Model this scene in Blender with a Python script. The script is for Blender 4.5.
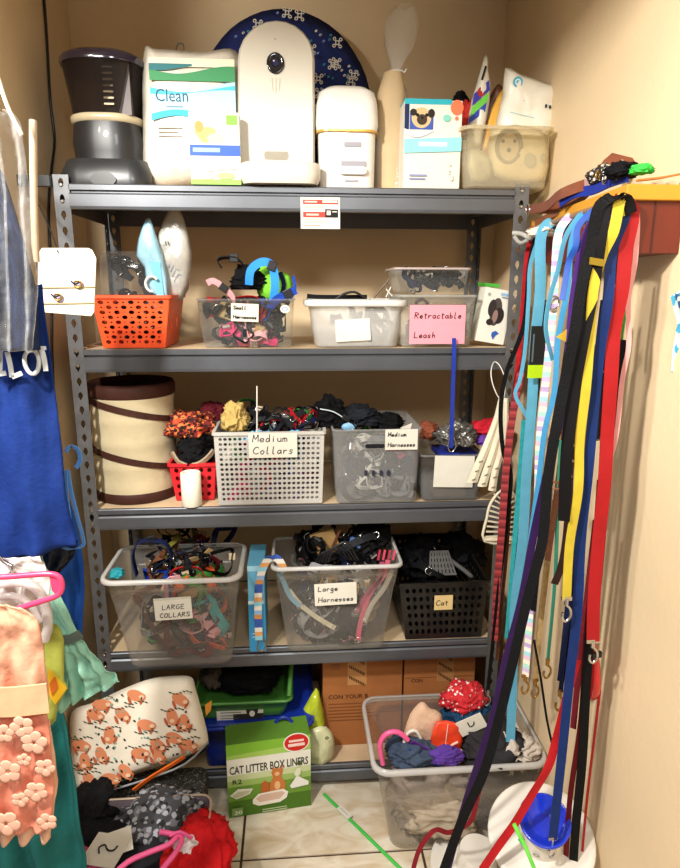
import bpy, bmesh, math, random
from mathutils import Vector as V, Matrix, noise
random.seed(7)
S = bpy.context.scene
for o in list(bpy.data.objects): bpy.data.objects.remove(o)
COL = S.collection
PI = math.pi
# ---------------------------------------------------------------- camera, light, exposure
CP = V((.5937, -1.7154, 1.5778)); YAW, PIT, ROL, FPX = .0739, .2274, .0023, 626.16
cf = V((math.sin(YAW)*math.cos(PIT), math.cos(YAW)*math.cos(PIT), -math.sin(PIT)))
cr = V((math.cos(YAW), -math.sin(YAW), 0)); cu = cr.cross(cf)
cr, cu = math.cos(ROL)*cr + math.sin(ROL)*cu, -math.sin(ROL)*cr + math.cos(ROL)*cu
cam = bpy.data.objects.new('camera', bpy.data.cameras.new('camera')); COL.objects.link(cam)
M = Matrix((cr, cu, -cf)).transposed().to_4x4(); M.translation = CP
cam.matrix_world = M; cam.data.lens = FPX/868*36; cam.data.sensor_width = 36; cam.data.clip_start = .02
S.camera = cam
def A(px, py, y):            # point of the plane y = const that stands at a place of the picture
    d = cf + cr*((px-340)/FPX) - cu*((py-434)/FPX); return CP + d*((y-CP.y)/d.y)
def AZ(px, py, z):
    d = cf + cr*((px-340)/FPX) - cu*((py-434)/FPX); return CP + d*((z-CP.z)/d.z)
w = bpy.data.worlds.new('world'); S.world = w; w.use_nodes = True
w.node_tree.nodes['Background'].inputs[0].default_value = (1, .95, .91, 1)
w.node_tree.nodes['Background'].inputs[1].default_value = .36
def area(name, loc, target, size, energy, col, sy=None):
    l = bpy.data.lights.new(name, 'AREA'); l.energy = energy; l.color = col; l.size = size
    if sy: l.shape = 'RECTANGLE'; l.size_y = sy
    o = bpy.data.objects.new(name, l); COL.objects.link(o); o.location = loc
    o.rotation_euler = (V(target)-V(loc)).to_track_quat('-Z', 'Y').to_euler(); return o
area('ceiling_lamp_light', (-.15, -1.5, 2.38), (.7, .1, 1.0), .13, 54, (1, .96, .90))
area('room_fill_light', (.75, -2.2, 2.42), (.6, .2, .9), .35, 19, (1, .96, .90))  # fill light added behind the camera to brighten the shelf's left side
area('side_lamp_light', (-.32, -1.18, 2.38), (.9, -.1, .9), .13, 20, (1, .96, .90))
S.view_settings.view_transform = 'Standard'; S.view_settings.look = 'None'
S.view_settings.gamma = 1; S.view_settings.use_curve_mapping = False
S.view_settings.exposure = -.1
S.cycles.transparent_max_bounces = 24
# ---------------------------------------------------------------- materials
MATS = {}
def lin(c):
    if isinstance(c, str):
        c = c.lstrip('#'); c = [int(c[i:i+2], 16)/255 for i in (0, 2, 4)]
    return [(x/12.92 if x <= .04045 else ((x+.055)/1.055)**2.4) for x in c]
def newmat(name):
    m = bpy.data.materials.new(name); m.use_nodes = True; nt = m.node_tree
    return m, nt, nt.nodes['Principled BSDF'], nt.nodes['Material Output']
def mat(col, rough=.6, metal=0, var=.12, scale=30, bump=.0, name=None, bscale=None, sheen=0, coat=0):
    key = (str(col), rough, metal, var, scale, bump, bscale, sheen, coat)
    if key in MATS: return MATS[key]
    m, nt, p, out = newmat(name or 'm'+str(len(MATS))); c = lin(col)
    tc = nt.nodes.new('ShaderNodeTexCoord'); nz = nt.nodes.new('ShaderNodeTexNoise')
    nz.inputs['Scale'].default_value = scale; nz.inputs['Detail'].default_value = 4
    nt.links.new(tc.outputs['Object'], nz.inputs['Vector'])
    cr_ = nt.nodes.new('ShaderNodeValToRGB')
    cr_.color_ramp.elements[0].position = .3; cr_.color_ramp.elements[1].position = .7
    cr_.color_ramp.elements[0].color = [x*(1-var) for x in c]+[1]
    cr_.color_ramp.elements[1].color = [min(1, x*(1+var)) for x in c]+[1]
    nt.links.new(nz.outputs['Fac'], cr_.inputs[0]); nt.links.new(cr_.outputs[0], p.inputs['Base Color'])
    p.inputs['Roughness'].default_value = rough; p.inputs['Metallic'].default_value = metal
    if rough >= .55: p.inputs['Specular IOR Level'].default_value = .2
    if coat: p.inputs['Coat Weight'].default_value = coat
    if sheen: p.inputs['Sheen Weight'].default_value = sheen
    if bump:
        n2 = nt.nodes.new('ShaderNodeTexNoise'); n2.inputs['Scale'].default_value = bscale or scale*4
        n2.inputs['Detail'].default_value = 3
        nt.links.new(tc.outputs['Object'], n2.inputs['Vector'])
        b = nt.nodes.new('ShaderNodeBump'); b.inputs['Strength'].default_value = bump; b.inputs['Distance'].default_value = .004
        nt.links.new(n2.outputs['Fac'], b.inputs['Height']); nt.links.new(b.outputs[0], p.inputs['Normal'])
    MATS[key] = m; return m
def film(col, clear=.6, rough=.15, bump=0, bscale=25, name='film'):
    key = ('film', str(col), clear, rough, bump, bscale)
    if key in MATS: return MATS[key]
    m, nt, p, out = newmat(name); c = lin(col)
    p.inputs['Base Color'].default_value = c+[1]; p.inputs['Roughness'].default_value = rough
    t = nt.nodes.new('ShaderNodeBsdfTransparent'); t.inputs[0].default_value = [.5+.5*x for x in c]+[1]
    mx = nt.nodes.new('ShaderNodeMixShader'); fr = nt.nodes.new('ShaderNodeLayerWeight'); fr.inputs[0].default_value = .5
    ma = nt.nodes.new('ShaderNodeMath'); ma.operation = 'ADD'; ma.use_clamp = True; ma.inputs[1].default_value = 1-clear
    pw = nt.nodes.new('ShaderNodeMath'); pw.operation = 'POWER'; pw.inputs[1].default_value = 4; sc_ = nt.nodes.new('ShaderNodeMath'); sc_.operation = 'MULTIPLY'; sc_.inputs[1].default_value = .36
    nt.links.new(fr.outputs[1], pw.inputs[0]); nt.links.new(pw.outputs[0], sc_.inputs[0]); nt.links.new(sc_.outputs[0], ma.inputs[0]); nt.links.new(ma.outputs[0], mx.inputs[0])
    nt.links.new(t.outputs[0], mx.inputs[1]); nt.links.new(p.outputs[0], mx.inputs[2]); nt.links.new(mx.outputs[0], out.inputs[0])
    if bump:
        tc = nt.nodes.new('ShaderNodeTexCoord'); n2 = nt.nodes.new('ShaderNodeTexNoise'); n2.inputs['Scale'].default_value = bscale
        nt.links.new(tc.outputs['Object'], n2.inputs['Vector'])
        b = nt.nodes.new('ShaderNodeBump'); b.inputs['Strength'].default_value = bump; b.inputs['Distance'].default_value = .01
        nt.links.new(n2.outputs['Fac'], b.inputs['Height']); nt.links.new(b.outputs[0], p.inputs['Normal']); nt.links.new(b.outputs[0], fr.inputs['Normal'])
    MATS[key] = m; return m
def spotted(base, spots, scale=30, thr=.3, rough=.8, base2=None):
    key = ('sp', base, str(spots), scale, thr)
    if key in MATS: return MATS[key]
    m, nt, p, out = newmat('printed_cloth'); tc = nt.nodes.new('ShaderNodeTexCoord')
    prev = None; col = lin(base)+[1]
    for i, sc in enumerate(spots):
        vo = nt.nodes.new('ShaderNodeTexVoronoi'); vo.inputs['Scale'].default_value = scale*(1+.43*i)
        mp = nt.nodes.new('ShaderNodeMapping'); mp.inputs['Location'].default_value = (i*3.1, i*1.7, i*.9)
        nt.links.new(tc.outputs['Object'], mp.inputs[0]); nt.links.new(mp.outputs[0], vo.inputs['Vector'])
        lt = nt.nodes.new('ShaderNodeMath'); lt.operation = 'LESS_THAN'; lt.inputs[1].default_value = thr
        nt.links.new(vo.outputs['Distance'], lt.inputs[0])
        mx = nt.nodes.new('ShaderNodeMixRGB'); mx.inputs[2].default_value = lin(sc)+[1]
        if prev: nt.links.new(prev, mx.inputs[1])
        else: mx.inputs[1].default_value = col
        nt.links.new(lt.outputs[0], mx.inputs[0]); prev = mx.outputs[0]
    nt.links.new(prev, p.inputs['Base Color']); p.inputs['Roughness'].default_value = rough
    MATS[key] = m; return m
def banded(cols, scale=20, axis=2, rough=.7):
    key = ('band', str(cols), scale, axis)
    if key in MATS: return MATS[key]
    m, nt, p, out = newmat('striped_webbing'); tc = nt.nodes.new('ShaderNodeTexCoord'); sp = nt.nodes.new('ShaderNodeSeparateXYZ')
    nt.links.new(tc.outputs['Object'], sp.inputs[0])
    mu = nt.nodes.new('ShaderNodeMath'); mu.operation = 'MULTIPLY'; mu.inputs[1].default_value = scale
    nt.links.new(sp.outputs[axis], mu.inputs[0]); fr = nt.nodes.new('ShaderNodeMath'); fr.operation = 'FRACT'
    nt.links.new(mu.outputs[0], fr.inputs[0]); r = nt.nodes.new('ShaderNodeValToRGB'); r.color_ramp.interpolation = 'CONSTANT'
    n = len(cols)
    for i, c in enumerate(cols):
        e = r.color_ramp.elements[i] if i < 2 else r.color_ramp.elements.new(i/n)
        e.position = i/n; e.color = lin(c)+[1]
    nt.links.new(fr.outputs[0], r.inputs[0]); nt.links.new(r.outputs[0], p.inputs['Base Color']); p.inputs['Roughness'].default_value = rough
    MATS[key] = m; return m
WALLM = mat('#e0c8a2', .75, var=.05, scale=2.5, bump=.25, bscale=60, name='wall_paint')
STEEL = mat('#606368', .36, .5, var=.08, scale=12, name='grey_steel')
STEELD = mat('#5f6165', .45, .5, var=.1, scale=14, name='dark_steel')
BOARD = mat('#cdb491', .7, var=.12, scale=9, name='chipboard')
CHROME = mat('#c9c9c6', .22, 1, var=.03, name='chrome')
BRASS = mat('#b08a45', .3, .9, var=.05, name='brass')
WHITE = mat('#dcd8ce', .4, var=.02, name='white_plastic', coat=.2)
CARD = mat('#dedacc', .7, var=.03, name='white_card')
INK = mat('#20201f', .7, var=.02, name='ink')
BLACKP = mat('#121315', .35, var=.1, name='black_plastic')
BLACKC = mat('#0a0a0d', .85, var=.25, scale=40, bump=.3, name='black_cloth')
CLEARM = film('#f1f2f0', .965, .06, name='clear_plastic')
CLEARM2 = film('#ecebe6', .86, .18, name='cloudy_plastic')
BAGM = film('#f2f2f0', .80, .08, .9, 22, name='clear_bag')
# ---------------------------------------------------------------- builder
class B:
    def __init__(s): s.v = []; s.f = []; s.mi = []; s.sm = []; s.mats = []
    def m(s, mt):
        if mt not in s.mats: s.mats.append(mt)
        return s.mats.index(mt)
    def add(s, vs, fs, mt, smooth=False):
        k = len(s.v); i = s.m(mt); s.v += [V(p) for p in vs]
        for f in fs: s.f.append([k+a for a in f]); s.mi.append(i); s.sm.append(smooth)
    def box(s, lo, hi, mt):
        x0, y0, z0 = lo; x1, y1, z1 = hi
        s.add([(x0,y0,z0),(x1,y0,z0),(x1,y1,z0),(x0,y1,z0),(x0,y0,z1),(x1,y0,z1),(x1,y1,z1),(x0,y1,z1)],
              [(0,3,2,1),(4,5,6,7),(0,1,5,4),(1,2,6,5),(2,3,7,6),(3,0,4,7)], mt)
    def obox(s, c, ax, ay, az, mt):   # oriented box: centre and three half vectors
        c, ax, ay, az = V(c), V(ax), V(ay), V(az)
        vs = [c+i*ax+j*ay+k*az for k in (-1, 1) for (i, j) in ((-1,-1),(1,-1),(1,1),(-1,1))]
        s.add(vs, [(0,3,2,1),(4,5,6,7),(0,1,5,4),(1,2,6,5),(2,3,7,6),(3,0,4,7)], mt)
    def loft(s, rings, mt, cap=(True, True), closed=True, smooth=True):
        n = len(rings[0]); vs = [p for r in rings for p in r]; fs = []
        for i in range(len(rings)-1):
            for j in range(n if closed else n-1):
                a = i*n+j; b = i*n+(j+1) % n; fs.append((a, b, b+n, a+n))
        s.add(vs, fs, mt, smooth)
        if closed and cap[0]: s.add(rings[0], [tuple(reversed(range(n)))], mt, False)
        if closed and cap[1]: s.add(rings[-1], [tuple(range(n))], mt, False)
    def lathe(s, prof, c, mt, n=28, ax=None, cap=(True, True), sq=1):
        c = V(c); rings = []
        for r, z in prof: rings.append([c+V((r*math.cos(a)*sq, r*math.sin(a), z)) for a in [2*PI*k/n for k in range(n)]])
        s.loft(rings, mt, cap)
    def tube(s, pts, r, mt, n=8, closed=False, smoothp=3):
        pts = spline(pts, smoothp, closed) if smoothp > 1 else [V(p) for p in pts]
        rings = []; up = V((.13, .21, .97))
        N = len(pts)
        for i, p in enumerate(pts):
            t = (pts[(i+1) % N]-pts[i-1]) if closed else (pts[min(i+1, N-1)]-pts[max(i-1, 0)])
            if t.length < 1e-9: t = V((0, 0, 1))
            t.normalize(); a = up-t*up.dot(t)
            if a.length < .1: a = V((1, 0, 0))-t*t.x
            a.normalize(); up = a; b = t.cross(a)
            rr = r(i/(N-1)) if callable(r) else r
            rings.append([p+a*rr*math.cos(2*PI*k/n)+b*rr*math.sin(2*PI*k/n) for k in range(n)])
        if closed: rings.append(rings[0])
        s.loft(rings, mt, (not closed, not closed))
    def strip(s, pts, w, mt, wdir=(1, 0, 0), t=.0018, closed=False, sub=4, twist=0, ph=0):
        pts = spline(pts, sub, closed) if sub > 1 else [V(p) for p in pts]
        N = len(pts); rings = []; last = None
        for i, p in enumerate(pts):
            T = (pts[(i+1) % N]-pts[i-1]) if closed else (pts[min(i+1, N-1)]-pts[max(i-1, 0)])
            if T.length < 1e-9: T = V((0, 0, 1))
            T.normalize(); wd = V(wdir) if not isinstance(wdir, list) else V(wdir[min(len(wdir)-1, int(i/N*len(wdir)))])
            a = wd-T*wd.dot(T)
            if a.length < .15: a = last if last is not None else T.orthogonal()
            a = (a-T*a.dot(T)).normalized()
            if last is not None and a.dot(last) < 0 and not closed: a = -a
            last = a.copy()
            if twist:
                a = Matrix.Rotation(ph+twist*(math.sin(2*PI*i/N) if closed else i/N), 3, T) @ a
            b = T.cross(a)*t/2; a = a*w/2
            rings.append([p-a-b, p+a-b, p+a+b, p-a+b])
        if closed: rings.append(rings[0])
        s.loft(rings, mt, (not closed, not closed), smooth=False)
    def pillow(s, outline, nrm, thick, mt, wr=.0, seed=0, rings=6, back=.6, flat=2.2):
        n = len(outline); c = sum((V(p) for p in outline), V())/n; nrm = V(nrm).normalized()
        R = []
        for side in (1, -1):
            seq = []
            for k in range(rings+1):
                t = k/rings; sh = t; h = (max(0, 1-abs(1-t)**0 * (sh)**flat))
                seq.append((sh, h))
            R.append(seq)
        front = [[c+(V(p)-c)*max(sh, .02)+nrm*(thick*h*.5) for p in outline] for sh, h in R[0]]
        backr = [[c+(V(p)-c)*max(sh, .02)-nrm*(thick*h*back) for p in outline] for sh, h in reversed(R[1][:-1])]
        allr = front+backr
        if wr:
            for r in allr:
                for q in r:
                    f = noise.noise(V((q.x*22+seed, q.y*9, q.z*22)))+.6*noise.noise(V((q.x*55, seed+q.y*20, q.z*50)))
                    q += nrm*f*wr
        s.loft(allr, mt, (True, True))
    def poly(s, pts, mt): s.add(pts, [tuple(range(len(pts)))], mt)
    def disc(s, c, ax, ay, mt, n=20, r0=0):
        c, ax, ay = V(c), V(ax), V(ay)
        ring = [c+ax*math.cos(2*PI*k/n)+ay*math.sin(2*PI*k/n) for k in range(n)]
        if r0:
            inn = [c+(p-c)*r0 for p in ring]; s.loft([ring, inn], mt, (False, False), smooth=False)
        else: s.poly(ring, mt)
    def perf(s, bl, br, tr, tl, nu, nv, hole, mt, n=10, mu=.03, mv=.04, keep=None):
        bl, br, tr, tl = V(bl), V(br), V(tr), V(tl)
        Q = lambda u, v: (bl*(1-u)+br*u)*(1-v)+(tl*(1-u)+tr*u)*v
        us = [0]+[mu+(1-2*mu)*i/nu for i in range(nu+1)]+[1]; vs = [0]+[mv+(1-2*mv)*j/nv for j in range(nv+1)]+[1]
        for i in range(len(us)-1):
            for j in range(len(vs)-1):
                u0, u1, v0, v1 = us[i], us[i+1], vs[j], vs[j+1]
                h = hole(i-1, j-1) if 0 < i <= nu and 0 < j <= nv else None
                if not h: s.add([Q(u0,v0), Q(u1,v0), Q(u1,v1), Q(u0,v1)], [(0,1,2,3)], mt); continue
                outer, inner = [], []
                for k in range(n):
                    a = 2*PI*(k+.5)/n; cx, sy = math.cos(a), math.sin(a); mxx = max(abs(cx), abs(sy))
                    outer.append(Q((u0+u1)/2+cx/mxx*(u1-u0)/2, (v0+v1)/2+sy/mxx*(v1-v0)/2))
                    p = 4 if n == 12 else 2
                    inner.append(Q((u0+u1)/2+cx*(u1-u0)/2*h[0], (v0+v1)/2+sy*(v1-v0)/2*h[1]))
                s.loft([outer, inner], mt, (False, False), smooth=False)
                for (a, b) in ((0,1),(1,1),(1,0),(0,0)): pass
                # fill the four corners
                cs = [(u1,v1),(u0,v1),(u0,v0),(u1,v0)]
                for q in range(4):
                    ang = PI/4+q*PI/2; k0 = int((ang/(2*PI)*n)-.5) % n; k1 = (k0+1) % n
                    s.add([outer[k0], Q(*cs[q]), outer[k1]], [(0,1,2)], mt)
    def text(s, txt, o, ux, uz, size, mt, off=None, bold=0, width=None):
        cu_ = bpy.data.curves.new('t', 'FONT'); cu_.body = txt; cu_.size = 1; cu_.offset = bold; cu_.resolution_u = 2
        ob = bpy.data.objects.new('t', cu_); COL.objects.link(ob)
        dg = bpy.context.evaluated_depsgraph_get(); me = bpy.data.meshes.new_from_object(ob.evaluated_get(dg))
        xs = [q.co.x for q in me.vertices]; wd = max(xs)-min(xs); x0 = min(xs)
        sx = (width/wd) if width else size
        ux, uz = V(ux).normalized(), V(uz).normalized(); o = V(o)
        s.add([o+ux*(q.co.x-x0)*sx+uz*q.co.y*size for q in me.vertices], [tuple(p.vertices) for p in me.polygons], mt)
        bpy.data.objects.remove(ob); bpy.data.curves.remove(cu_); bpy.data.meshes.remove(me)
    def hand(s, txt, o, ux, uz, size, mt, pen=.0011):
        ux, uz = V(ux).normalized(), V(uz).normalized(); o = V(o); nn = ux.cross(uz); x = 0
        for ch in txt:
            g = GL.get(ch)
            if g is None: x += .5; continue
            wd = .62 if ch.islower() else .8
            for st in g:
                pts = [o+ux*(x+p[0]*wd+p[1]*.12+random.uniform(-.03, .03))*size+uz*(p[1]+random.uniform(-.03, .03))*size for p in st]
                sp = spline(pts, 3) if len(pts) > 2 else [V(p) for p in pts]
                for a, b in zip(sp[:-1], sp[1:]):
                    t = (b-a)
                    if t.length < 1e-7: continue
                    t.normalize(); q = t.cross(nn)*pen/2; e = t*pen*.3
                    s.add([a-q-e, b-q+e, b+q+e, a+q-e], [(0,1,2,3)], mt)
            x += wd+.16
    def build(s, name, parent=None, bev=0, solid=0, sub=0, label=None):
        me = bpy.data.meshes.new(name); me.from_pydata([tuple(p) for p in s.v], [], s.f)
        for mt in s.mats: me.materials.append(mt)
        me.polygons.foreach_set('material_index', s.mi); me.polygons.foreach_set('use_smooth', s.sm); me.update()
        o = bpy.data.objects.new(name, me); COL.objects.link(o)
        # origin at the base of the mesh
        xs = [p.x for p in s.v]; ys = [p.y for p in s.v]; zs = [p.z for p in s.v]
        org = V(((min(xs)+max(xs))/2, (min(ys)+max(ys))/2, min(zs)))
        me.transform(Matrix.Translation(-org)); o.location = org
        if parent:
            o.parent = parent; o.location = org-WO[parent.name]
        WO[o.name] = org
        if solid: md = o.modifiers.new('s', 'SOLIDIFY'); md.thickness = solid; md.offset = 0
        if bev: md = o.modifiers.new('b', 'BEVEL'); md.width = bev; md.segments = 2; md.limit_method = 'ANGLE'; md.angle_limit = math.radians(50)
        if sub: md = o.modifiers.new('d', 'SUBSURF'); md.levels = sub; md.render_levels = sub
        if label: o['label'] = label
        return o
WO = {}
def empty(name, loc):
    o = bpy.data.objects.new(name, None); o.empty_display_size = .05; COL.objects.link(o); o.location = loc; WO[o.name] = V(loc); return o
def tag(o, label, cat, group=None, kind=None):
    o['label'] = label; o['category'] = cat
    if group: o['group'] = group
    if kind: o['kind'] = kind
    return o
def struct(o, kind='structure'): o['kind'] = kind; return o
def spline(pts, k=4, closed=False):
    P = [V(p) for p in pts]; n = len(P); out = []
    if n < 3 and not closed:
        return [P[0].lerp(P[1], i/k) for i in range(k+1)]
    for i in range(n if closed else n-1):
        if closed: p0, p1, p2, p3 = P[i-1], P[i], P[(i+1) % n], P[(i+2) % n]
        else: p0, p1, p2, p3 = P[max(i-1, 0)], P[i], P[i+1], P[min(i+2, n-1)]
        for j in range(k):
            t = j/k; out.append(.5*((2*p1)+(p2-p0)*t+(2*p0-5*p1+4*p2-p3)*t*t+(3*p1-p0-3*p2+p3)*t*t*t))
    if not closed: out.append(P[-1])
    return out
def rr(w_, d_, r, z, c=(0, 0), n=5):       # rounded rectangle ring
    out = []
    for q, (sx, sy) in enumerate(((1,1),(-1,1),(-1,-1),(1,-1))):
        for k in range(n):
            a = q*PI/2+k/(n-1)*PI/2
            out.append(V((c[0]+sx*(w_/2-r)+r*math.cos(a), c[1]+sy*(d_/2-r)+r*math.sin(a), z)))
    return out
GL = {'S':[[(.9,.85),(.5,1),(.1,.8),(.5,.5),(.9,.25),(.5,0),(.05,.12)]],'m':[[(0,.5),(.05,0)],[(.05,.4),(.3,.5),(.45,0)],[(.45,.4),(.7,.5),(.95,0)]],
'a':[[(.8,.5),(.3,.5),(.05,.2),(.4,0),(.8,.3)],[(.8,.5),(.9,0)]],'l':[[(.3,1),(.3,.1),(.6,0)]],'H':[[(.05,1),(.05,0)],[(.9,1),(.9,0)],[(.05,.5),(.9,.5)]],
'r':[[(.1,.5),(.15,0)],[(.15,.3),(.5,.5),(.8,.45)]],'n':[[(.1,.5),(.1,0)],[(.1,.35),(.5,.5),(.8,.3),(.85,0)]],'e':[[(.1,.25),(.85,.28),(.6,.5),(.15,.4),(.15,.1),(.5,0),(.9,.1)]],
's':[[(.8,.45),(.3,.5),(.2,.3),(.7,.2),(.6,0),(.1,.03)]],'M':[[(.05,0),(.1,1)],[(.1,1),(.45,.35),(.85,1)],[(.85,1),(.95,0)]],'d':[[(.8,1),(.85,0)],[(.85,.3),(.4,.5),(.1,.2),(.4,0),(.85,.2)]],
'i':[[(.4,.5),(.45,0)],[(.4,.72),(.45,.7)]],'u':[[(.1,.5),(.15,.1),(.5,0),(.85,.2)],[(.85,.5),(.9,0)]],'C':[[(.9,.85),(.5,1),(.1,.6),(.1,.3),(.5,0),(.95,.12)]],'o':[[(.5,.5),(.1,.3),(.3,0),(.7,.05),(.85,.35),(.5,.5)]],
'R':[[(.1,0),(.1,1)],[(.1,1),(.7,.95),(.8,.7),(.1,.5)],[(.3,.5),(.9,0)]],'t':[[(.4,.9),(.4,.1),(.7,0)],[(.1,.6),(.8,.62)]],'c':[[(.85,.45),(.4,.5),(.1,.2),(.4,0),(.85,.08)]],
'b':[[(.15,1),(.15,0)],[(.15,.35),(.6,.5),(.85,.2),(.5,0),(.15,.1)]],'h':[[(.15,1),(.15,0)],[(.15,.3),(.5,.5),(.8,.35),(.85,0)]],'L':[[(.1,1),(.1,0)],[(.1,0),(.85,.02)]],
'A':[[(0,0),(.45,1)],[(.45,1),(.9,0)],[(.2,.4),(.7,.4)]],'G':[[(.9,.85),(.5,1),(.1,.6),(.15,.2),(.5,0),(.9,.2)],[(.9,.2),(.9,.45)],[(.9,.45),(.5,.45)]],
'E':[[(.1,0),(.1,1)],[(.1,1),(.85,1)],[(.1,.5),(.7,.5)],[(.1,0),(.9,0)]],'O':[[(.5,1),(.1,.6),(.15,.15),(.5,0),(.9,.3),(.85,.8),(.5,1)]],'g':[[(.8,.5),(.3,.5),(.1,.2),(.5,.02),(.8,.3)],[(.8,.5),(.8,-.3),(.4,-.45),(.1,-.3)]]}
# ---------------------------------------------------------------- the room
XL, XR, YB = -.08, 1.29, .50
b = B(); b.box((XL-.05, -.56, -.05), (XL, YB, 2.5), WALLM); struct(b.build('wall_left'))
b = B(); b.box((XR, -1.3, -.05), (XR+.05, YB, 2.5), WALLM); struct(b.build('wall_right'))
b = B(); b.box((XL-.05, YB, -.05), (XR+.05, YB+.05, 2.5), WALLM); struct(b.build('wall_back'))
b = B(); b.box((XL-.05, -1.0, 2.29), (XR+.05, -.9, 2.5), WALLM); struct(b.build('wall_header'))
b = B(); b.box((XL-.05, -.95, 2.5), (XR+.05, YB+.05, 2.53), mat('#d8cdb8', .8, var=.03, scale=3)); struct(b.build('ceiling'))
def tilemat():
    m, nt, p, out = newmat('travertine_tile'); tc = nt.nodes.new('ShaderNodeTexCoord')
    mp = nt.nodes.new('ShaderNodeMapping'); mp.inputs['Rotation'].default_value = (0, 0, .5); mp.inputs['Scale'].default_value = (3, 5, 1)
    nz = nt.nodes.new('ShaderNodeTexNoise'); nz.inputs['Scale'].default_value = 3.2; nz.inputs['Detail'].default_value = 7; nz.inputs['Distortion'].default_value = 1.1
    r = nt.nodes.new('ShaderNodeValToRGB'); r.color_ramp.elements[0].position = .33; r.color_ramp.elements[1].position = .62
    r.color_ramp.elements[0].color = lin('#cbb797')+[1]; r.color_ramp.elements[1].color = lin('#e6ddca')+[1]
    nt.links.new(tc.outputs['Object'], mp.inputs[0]); nt.links.new(mp.outputs[0], nz.inputs['Vector']); nt.links.new(nz.outputs['Fac'], r.inputs[0])
    nt.links.new(r.outputs[0], p.inputs['Base Color']); p.inputs['Roughness'].default_value = .35; return m
b = B(); TILE = tilemat(); b.box((XL-.2, -3.2, -.06), (2.2, YB, -.004), mat('#4a3626', .9, name='grout'))
for i in range(-2, 4):
    for j in range(-6, 3):
        x0 = .425+i*.517; y0 = -.243+j*.517
        b.box((max(x0+.004, XL-.2), y0+.004, -.006), (min(x0+.513, 2.2), min(y0+.513, YB), 0), TILE)
struct(b.build('floor'))
# ---------------------------------------------------------------- shelving unit
W, D = 1.22, .457; LIP = [1.773, 1.358, .909, .457, .03]; SF = [z+.062 for z in LIP]
su = empty('shelving_unit', (W/2, D/2, 0)); tag(su, 'grey steel boltless shelving unit with five chipboard shelves against the back wall', 'shelving unit')
POSTM = mat('#66686b', .42, .5, var=.18, scale=25, name='post_steel')
for (x, sx) in ((0, 1), (W, -1)):
    for (y, sy) in ((0, 1), (D, -1)):
        b = B(); n = 48; h = 1.855
        xa, xb = sorted((x, x+sx*.038))
        # keyhole face towards the front
        for k in range(n):
            z0 = h*k/n; z1 = h*(k+1)/n; cz = (z0+z1)/2; cx = (xa+xb)/2
            outer, inner = [], []
            for q in range(16):
                a = 2*PI*(q+.5)/16; c_, s_ = math.cos(a), math.sin(a); mm = max(abs(c_), abs(s_))
                outer.append((cx+c_/mm*.019, y, cz+s_/mm*(z1-z0)/2))
                rx = .0062 if s_ > -.2 else .0032; inner.append((cx+c_*rx, y, cz+s_*.0115))
            b.loft([outer, inner], POSTM, (False, False), smooth=False)
            for q, (i, j) in enumerate(((1,1),(-1,1),(-1,-1),(1,-1))):
                k0 = int(((PI/4+q*PI/2)/(2*PI)*16)-.5) % 16
                b.add([outer[k0], (cx+i*.019, y, cz+j*(z1-z0)/2), outer[(k0+1) % 16]], [(0,1,2)], POSTM)
        b.perf((x, min(y, y+sy*.038), 0), (x, max(y, y+sy*.038), 0), (x, max(y, y+sy*.038), h), (x, min(y, y+sy*.038), h), 1, n, lambda i, j: (.3, .3), POSTM, n=8, mu=.0, mv=.0)
        b.build('upright_post', su, solid=.002)
for i, z in enumerate(LIP):
    for (y, sg) in ((0, 1), (D, -1)):
        b = B(); prof = [(.010,0),(-.001,.001),(-.0025,.008),(-.0025,.036),(.001,.040),(.008,.0405),(.008,.0465),(-.001,.047),(-.001,.059),(.001,.0615),(.0105,.0615),(.0105,.058),(.009,.056),(.009,.0)]
        x0, x1 = (.036, W-.036)
        rings = [[V((x, y+sg*(p[0]), z+p[1])) for p in prof] for x in (x0, x1)]
        b.loft(rings, STEEL, smooth=False); bm_ = b.build('beam', su)
        if sg == 1:
            for x in (.019, W-.019):
                for dz in (.019, .058):
                    q = B(); q.loft([[V((x+r*math.cos(a), yy, z+dz+r*math.sin(a))) for a in [2*PI*k/12 for k in range(12)]] for r, yy in ((.0055, .004), (.0055, -.002), (.003, -.0045))], CHROME)
                    q.build('rivet', bm_)
    for x, sg in ((0, 1), (W, -1)):
        b = B(); b.box((min(x+sg*.003, x+sg*.008), .03, z), (max(x+sg*.003, x+sg*.008), D-.03, z+.06), STEELD)
        b.box((min(x+sg*.003, x+sg*.04), .03, z+.038), (max(x+sg*.003, x+sg*.04), D-.03, z+.042), STEELD); b.build('beam', su)
    b = B(); b.box((.006, .012, SF[i]-.014), (W-.006, D-.012, SF[i]), BOARD); b.build('shelf_board', su, bev=.001)
# paper label on the top beam
b = B(); RED = mat('#c8453a', .6, var=.03); o = A(300.5, 197, -.006); e = A(340, 229, -.006)
x0, z1, x1, z0 = o.x, o.z, e.x, e.z; Wd, Hh = x1-x0, z1-z0
b.box((x0, -.0062, z0), (x1, -.0050, z1), CARD)
def fl(u0, v0, u1, v1, mt, dy=-.0066): b.add([(x0+Wd*u, dy, z1-Hh*v) for u, v in ((u0,v1),(u1,v1),(u1,v0),(u0,v0))], [(0,1,2,3)], mt)
fl(.06,.08,.95,.22, RED); fl(.55,.10,.93,.17, CARD, -.0069); fl(.06,.46,.64,.64, RED); fl(.62,.38,.95,.64, INK, -.0068)
fl(.10,.12,.42,.17, mat('#e9b9ac', .7), -.0069); fl(.14,.52,.46,.58, mat('#e9b9ac', .7), -.0069)
for v in (.28,.32,.37,.70,.75,.79): fl(.06, v, .55+.35*random.random(), v+.015, mat('#8a8a86', .7))
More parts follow.
